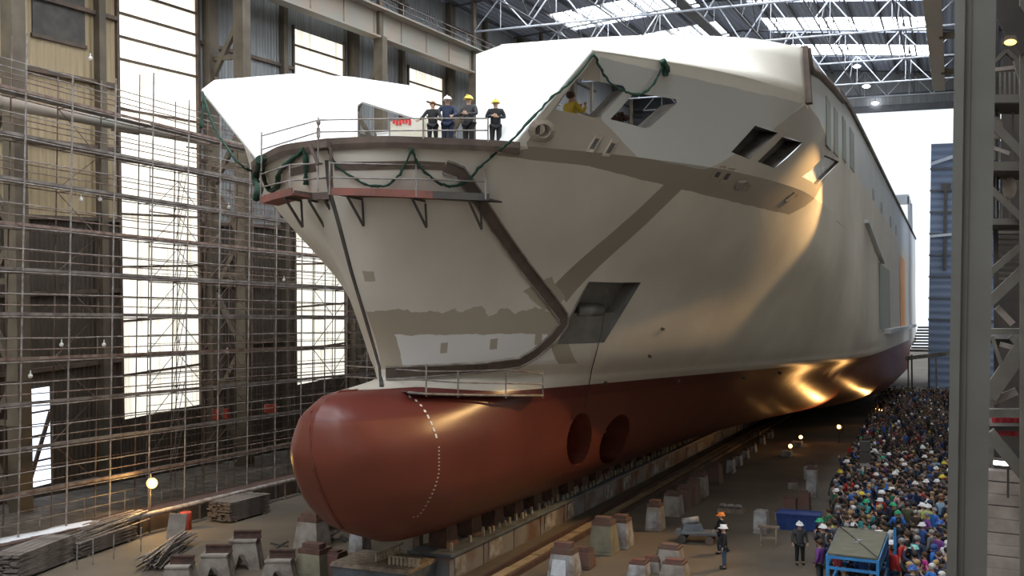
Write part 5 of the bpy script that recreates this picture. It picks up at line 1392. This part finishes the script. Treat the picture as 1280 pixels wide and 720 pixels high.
# crowd
taken = []
def free(x, y, d):
    for a, b in taken:
        if abs(a-x) < d and abs(b-y) < d and (a-x)**2+(b-y)**2 < d*d: return False
    return True
cagec = [(q.x, q.y) for q in c4]
def incage(x, y):
    cx_ = sum(a for a, _ in cagec)/4; cy_ = sum(b for _, b in cagec)/4
    return abs(x-cx_) < 1.75 and abs(y-cy_) < 1.75
used = {}
BAND = [(0,40,'at the very front of the crowd'),(40,44,'near the front of the crowd'),(44,49,'in the front third of the crowd'),(49,55,'just before the middle of the crowd'),(55,62,'in the middle of the crowd'),(62,72,'just behind the middle of the crowd'),(72,84,'far back in the crowd'),(84,120,'at the far end of the crowd')]
POSED = {'stand':'standing','pocket':'hands in pockets','phone':'holding up a phone','raised':'arms raised with a camera','walk':'stepping forward','folded':'arms folded','lean':'reaching forward'}
def side_of(x, y):
    l = edge_x(y); f = (x-l)/max(.5, -.25-l)
    return 'hull side' if f < .33 else ('centre' if f < .66 else 'column side')
EDGE = [(1030,745),(1036,690),(1046,640),(1062,600),(1078,560),(1100,505),(1114,475),(1124,455)]
EP = sorted([(atZ(x, y).y, atZ(x, y).x) for x, y in EDGE])
def edge_x(y): return float(np.interp(y, [a for a, _ in EP], [b for _, b in EP]))
def crowd(x, y, jacket, head, hc, pose=None, trousers=None, rz=None, extra=None):
    pose = pose or random.choices(['stand','pocket','phone','raised','walk','folded'], [5,5,4,1,1,3])[0]
    trousers = trousers or random.choice(['black','black','dark','navy','jeans'])
    if rz is None: rz = random.choice([random.uniform(-2.9,-1.3), random.uniform(1.9,3.6), random.uniform(-1.6,-.6)])
    hd = {'hat': hc+' hard hat', 'hood': hc+' hood up', 'hair': hc+' hair'}[head]
    bd = next(b for a, c, b in BAND if a <= y < c)
    lab = '%s jacket, %s, %s, %s, %s' % (jacket, hd, POSED[pose], bd, side_of(x, y)); lab = 'person in '+lab
    w = lab.replace(',', '').split()
    lab = ' '.join(lab.split())
    if len(w) > 16:
        lab = 'person in %s, %s, %s, %s, %s' % (jacket, hd, {'holding up a phone':'phone up','arms raised with a camera':'arms raised','hands in pockets':'hands pocketed'}.get(POSED[pose], POSED[pose]), bd.replace(' of the crowd','').replace(' in the crowd','').replace('at the very front','very front').replace('in the front third','front third').replace('just before the middle','before the middle').replace('just behind the middle','behind the middle').replace('in the middle','middle').replace('at the far end','far end').replace('near the front','near front'), 'crowd '+side_of(x, y))
    o = person((x, y, 0), rz, pose, jacket, trousers, head, hc, lab, None, random.uniform(.93,1.04), random.choice([0,0,1,2]))
    used.setdefault(lab, []).append(o); taken.append((x, y)); return o
def at_head(x, y): p = atZ(x, y, 1.72); return p.x, p.y
NEAR = [ # head pixel (crop of the crowd), jacket, headgear, colour, pose
 (442,148,'black','hat','white',None),(255,250,'navy','hat','yellow','phone'),(228,215,'white','hair','white','phone'),(360,328,'navy','hat','green','pocket'),(435,318,'black','hat','green','stand'),
 (460,360,'bright blue','hat','green','pocket'),(362,285,'blue','hat','white','phone'),(428,225,'dark brown','hat','white','folded'),(212,425,'black','hat','white','phone'),(160,320,'brown','hair','brown','phone'),
 (123,340,'navy','hair','grey','pocket'),(262,335,'brown','hair','brown',None),(268,398,'teal','hair','brown',None),(310,398,'red','hood','red',None),(325,446,'pink','hair','grey',None),
 (530,272,'navy','hood','navy','stand'),(547,185,'navy','hair','brown','stand'),(612,50,'black','hat','white','stand'),(585,70,'black','hair','black','phone'),(675,120,'dark grey','hat','white',None),
 (680,178,'black','hat','white',None),(620,197,'navy','hat','white','phone'),(640,163,'navy','hood','blue',None),(720,92,'black','hat','yellow',None),(757,210,'navy','hat','red',None),
 (600,328,'cream','hat','white','phone'),(632,338,'lime','hat','white','stand'),(598,425,'blue','hat','white','stand'),(650,470,'grey','hair','grey','stand'),(706,283,'pale blue','hair','auburn','phone'),
 (733,380,'navy','hair','blond',None),(752,345,'purple','hair','black',None),(738,525,'white','hood','white','phone'),(662,550,'bright blue','hood','blue','stand'),(610,590,'magenta','hair','brown','stand'),
 (555,560,'olive','hat','teal','stand'),(420,535,'red','hat','white',None),(482,530,'red','hair','grey','stand'),(437,575,'red','hair','brown','stand'),(541,425,'dark brown','hair','brown',None),
 (572,520,'navy','hair','grey','pocket'),(495,640,'blue','hat','blue','phone'),(464,668,'blue','hood','blue',None),(545,690,'navy','hat','blue',None),(652,668,'bright blue','hair','white','phone'),
 (735,630,'brown','hair','blond',None),(760,680,'black','hat','yellow',None),(75,400,'lime','hair','brown','phone'),(22,412,'black','hat','green','stand'),(40,455,'dark grey','hat','white','phone'),
 (375,55,'dark grey','hat','green',None),(320,190,'grey','hair','grey',None),(370,110,'tan','hair','brown','stand'),(240,155,'brown','hair','brown','phone'),(350,200,'grey','hair','brown','phone'),
 (535,25,'red','hair','brown','stand'),(500,40,'dark red','hair','black',None),(700,245,'brown','hair','brown',None),(480,265,'pink','hair','grey','phone'),(200,300,'blue','hair','blond',None),
 (60,560,'pink','hood','white','phone'),(20,540,'purple','hair','brown',None),(40,610,'grey','hair','blond','phone'),(600,150,'black','hair','grey',None),(295,270,'navy','hair','blond',None),
 (730,150,'dark red','hair','black',None),(690,490,'purple','hair','brown',None),(470,100,'black','hair','brown',None),(440,60,'navy','hair','black',None),(410,40,'black','hat','white',None),
 (570,640,'olive','hair','blond',None),(690,600,'black','hair','brown',None),(700,420,'navy','hat','blue',None),(625,270,'navy','hair','black',None),(560,480,'dark grey','hair','grey',None)]
for x, y, j, h, c, ps in NEAR:
    X, Y = at_head(1020+x/4.5, 560+y/4.5)
    if X > -.25 or incage(X, Y): continue
    if not free(X, Y, .42): continue
    crowd(X, Y, j, h, c, ps)
jw = (['black']*26+['navy']*16+['dark grey']*10+['grey']*6+['brown']*6+['dark brown']*6+['olive']*4+['blue']*4+['dark red']*2+['red']*2+['green']+['tan']*3+['white']*2+['pale blue']*2+['bright blue']*2+['purple','teal'])
hw = [('hair','brown')]*9+[('hair','black')]*9+[('hair','grey')]*5+[('hair','blond')]*3+[('hair','white')]+[('hair','black')]*6+[('hair','brown')]*6+[('hat','white')]*4+[('hat','yellow')]+[('hat','green')]+[('hood','black')]*3+[('hood','navy')]*2
tries = 0
while len(taken) < 300 and tries < 60000:
    tries += 1
    Y = 37+(tries/60000)*80*.9+random.uniform(0,12) if False else random.uniform(37.5, 76)
    l = edge_x(Y); X = random.uniform(l-.15, -.28)
    if incage(X, Y) or not free(X, Y, .6): continue
    px, py = proj((X, Y, 0))
    if 1142 < px < 1158 and 520 < py < 585 and random.random() < .8: continue
    if Y < 46 and random.random() < .15: continue
    h, c = random.choice(hw); crowd(X, Y, random.choice(jw), h, c)
for lab, os_ in used.items():
    if len(os_) > 1:
        for i, o in enumerate(os_): o['group'] = 'crowd: '+lab
# the rest of the crowd, too far and too many to tell apart
bm = bmesh.new(); far_m = [JC[k] for k in ('black','navy','dark grey','brown','olive','grey','blue','dark red')]+[SKIN[1], HC['white'], HR_['brown'], HC['yellow'], HC['green']]
def low(parts):
    b = bmesh.new()
    for k, mi in (('jacket',0),('trousers',1)):
        n0 = len(b.faces); b.from_mesh(PM['pocket'][k]); b.faces.ensure_lookup_table()
        for f in b.faces[n0:]: f.material_index = mi
    for me, mi in ((HAIR,3),):
        n0 = len(b.faces); b.from_mesh(me); b.faces.ensure_lookup_table()
        for f in b.faces[n0:]: f.material_index = mi
    n0 = len(b.faces); bmesh.ops.create_uvsphere(b, u_segments=8, v_segments=6, radius=.1, matrix=Matrix.Translation((0,-.02,1.62))); b.faces.ensure_lookup_table()
    for f in b.faces[n0:]: f.material_index = 2
    m = bpy.data.meshes.new('low'); b.to_mesh(m); b.free(); return m
LOWM = low(None); cnt = 0; tries = 0
while cnt < 520 and tries < 40000:
    tries += 1; Y = random.uniform(75, 148); l = edge_x(Y); X = random.uniform(l-.1, -.1)
    if abs(Y-140) < .6 or not free(X, Y, .55): continue
    taken.append((X, Y)); cnt += 1; n0 = len(bm.faces); v0 = len(bm.verts)
    bm.from_mesh(LOWM); bm.verts.ensure_lookup_table(); bm.faces.ensure_lookup_table()
    mt_ = Matrix.Translation((X, Y, 0)) @ Matrix.Rotation(random.uniform(0, 6.28), 4, 'Z') @ Matrix.Scale(random.uniform(.92,1.05), 4)
    bmesh.ops.transform(bm, matrix=mt_, verts=bm.verts[v0:])
    jm = random.choices(range(8), [9,6,5,3,2,3,2,1])[0]; hm_ = random.choices([9,10,11,12], [1.5,14,.35,.3])[0]
    for f in bm.faces[n0:]: f.material_index = {0:jm,1:0,2:8,3:hm_}[f.material_index]
me = bpy.data.meshes.new('distant_crowd'); bm.to_mesh(me); bm.free()
o = obj('distant_crowd', me, far_m); tag(o, 'dense distant part of the crowd by the open hall gate', 'crowd', kind='stuff')
# ------------------------------------------------------------------ light
w = bpy.data.worlds.new('sky'); SC.world = w; w.use_nodes = True; N, L = w.node_tree.nodes, w.node_tree.links
bg = N['Background']; bg.inputs[0].default_value = (.86,.93,1,1); bg.inputs[1].default_value = WORLD
def spot(name, loc, tgt, power, col, size, blend=.4, rad=.3):
    l = bpy.data.lights.new(name, 'SPOT'); l.energy = power; l.color = col; l.spot_size = math.radians(size); l.spot_blend = blend; l.shadow_soft_size = rad
    o = bpy.data.objects.new(name, l); COL.objects.link(o); o.location = loc
    o.rotation_euler = (Vector(tgt)-Vector(loc)).to_track_quat('-Z', 'Y').to_euler(); return o
def point(name, loc, power, col, rad=.25):
    l = bpy.data.lights.new(name, 'POINT'); l.energy = power; l.color = col; l.shadow_soft_size = rad
    o = bpy.data.objects.new(name, l); COL.objects.link(o); o.location = loc; return o
point('sodium_light', LP+Vector((.35,-.25,0)), 330, (1,.6,.18))

# sodium flood lamps: high on the right columns, and low by the crowd near the gate
def floodlight(lab, loc, tgt, power, size, blend, col=(1,.62,.25)):
    t = thing('flood_lamp', lab, 'lamp', loc)
    g = MB(); g.ball((0,0,0), .16, 0, 10, 8); g.build('lamp_glass', M['warmglass'], t)
    d = (Vector(tgt)-Vector(loc)).normalized()
    g = MB(); g.tube(-d*.5, -d*.14, .16, 10, r2=.24); g.bar(-d*.45, -d*.45+Vector((.0,.0,-.5)), .06, .06); g.build('lamp_housing', M['dark'], t)
    g = MB(); g.tube((.0,.0,-loc[2]), (0,0,-.2), .07, 6); g.build('lamp_post', M['dark'], t)
    spot('sodium_beam', Vector(loc)+d*.25, tgt, power, col, size, blend, .25)
floodlight('sodium flood lamp high on the right side aiming at the ship side', (1.6, 60, 23.0), (-8.8, 49.5, 12.3), 19000, 40, .55)
floodlight('sodium flood lamp on the right side lighting the red hull by the gate', (-7.0, 112, 1.3), (-10.5, 101, 3.2), 1000, 62, .8, (1,.5,.15))
floodlight('sodium flood lamp low in the dark beside the far hull', (-9.2, 92, 1.4), (-12, 88, 4.0), 900, 100, .8, (1,.5,.15))
# ------------------------------------------------------------------ camera
cd = bpy.data.cameras.new('camera'); cam = bpy.data.objects.new('camera', cd); COL.objects.link(cam); SC.camera = cam
cd.sensor_width = 36; cd.lens = F/1280*36; cd.clip_start = .1; cd.clip_end = 2000
cam.matrix_world = Matrix.Translation(CAM) @ Matrix((RT, UP, -FW)).transposed().to_4x4()
v = SC.view_settings; v.view_transform = 'Standard'; v.look = 'None'; v.gamma = 1; v.use_curve_mapping = False; v.exposure = EXPO
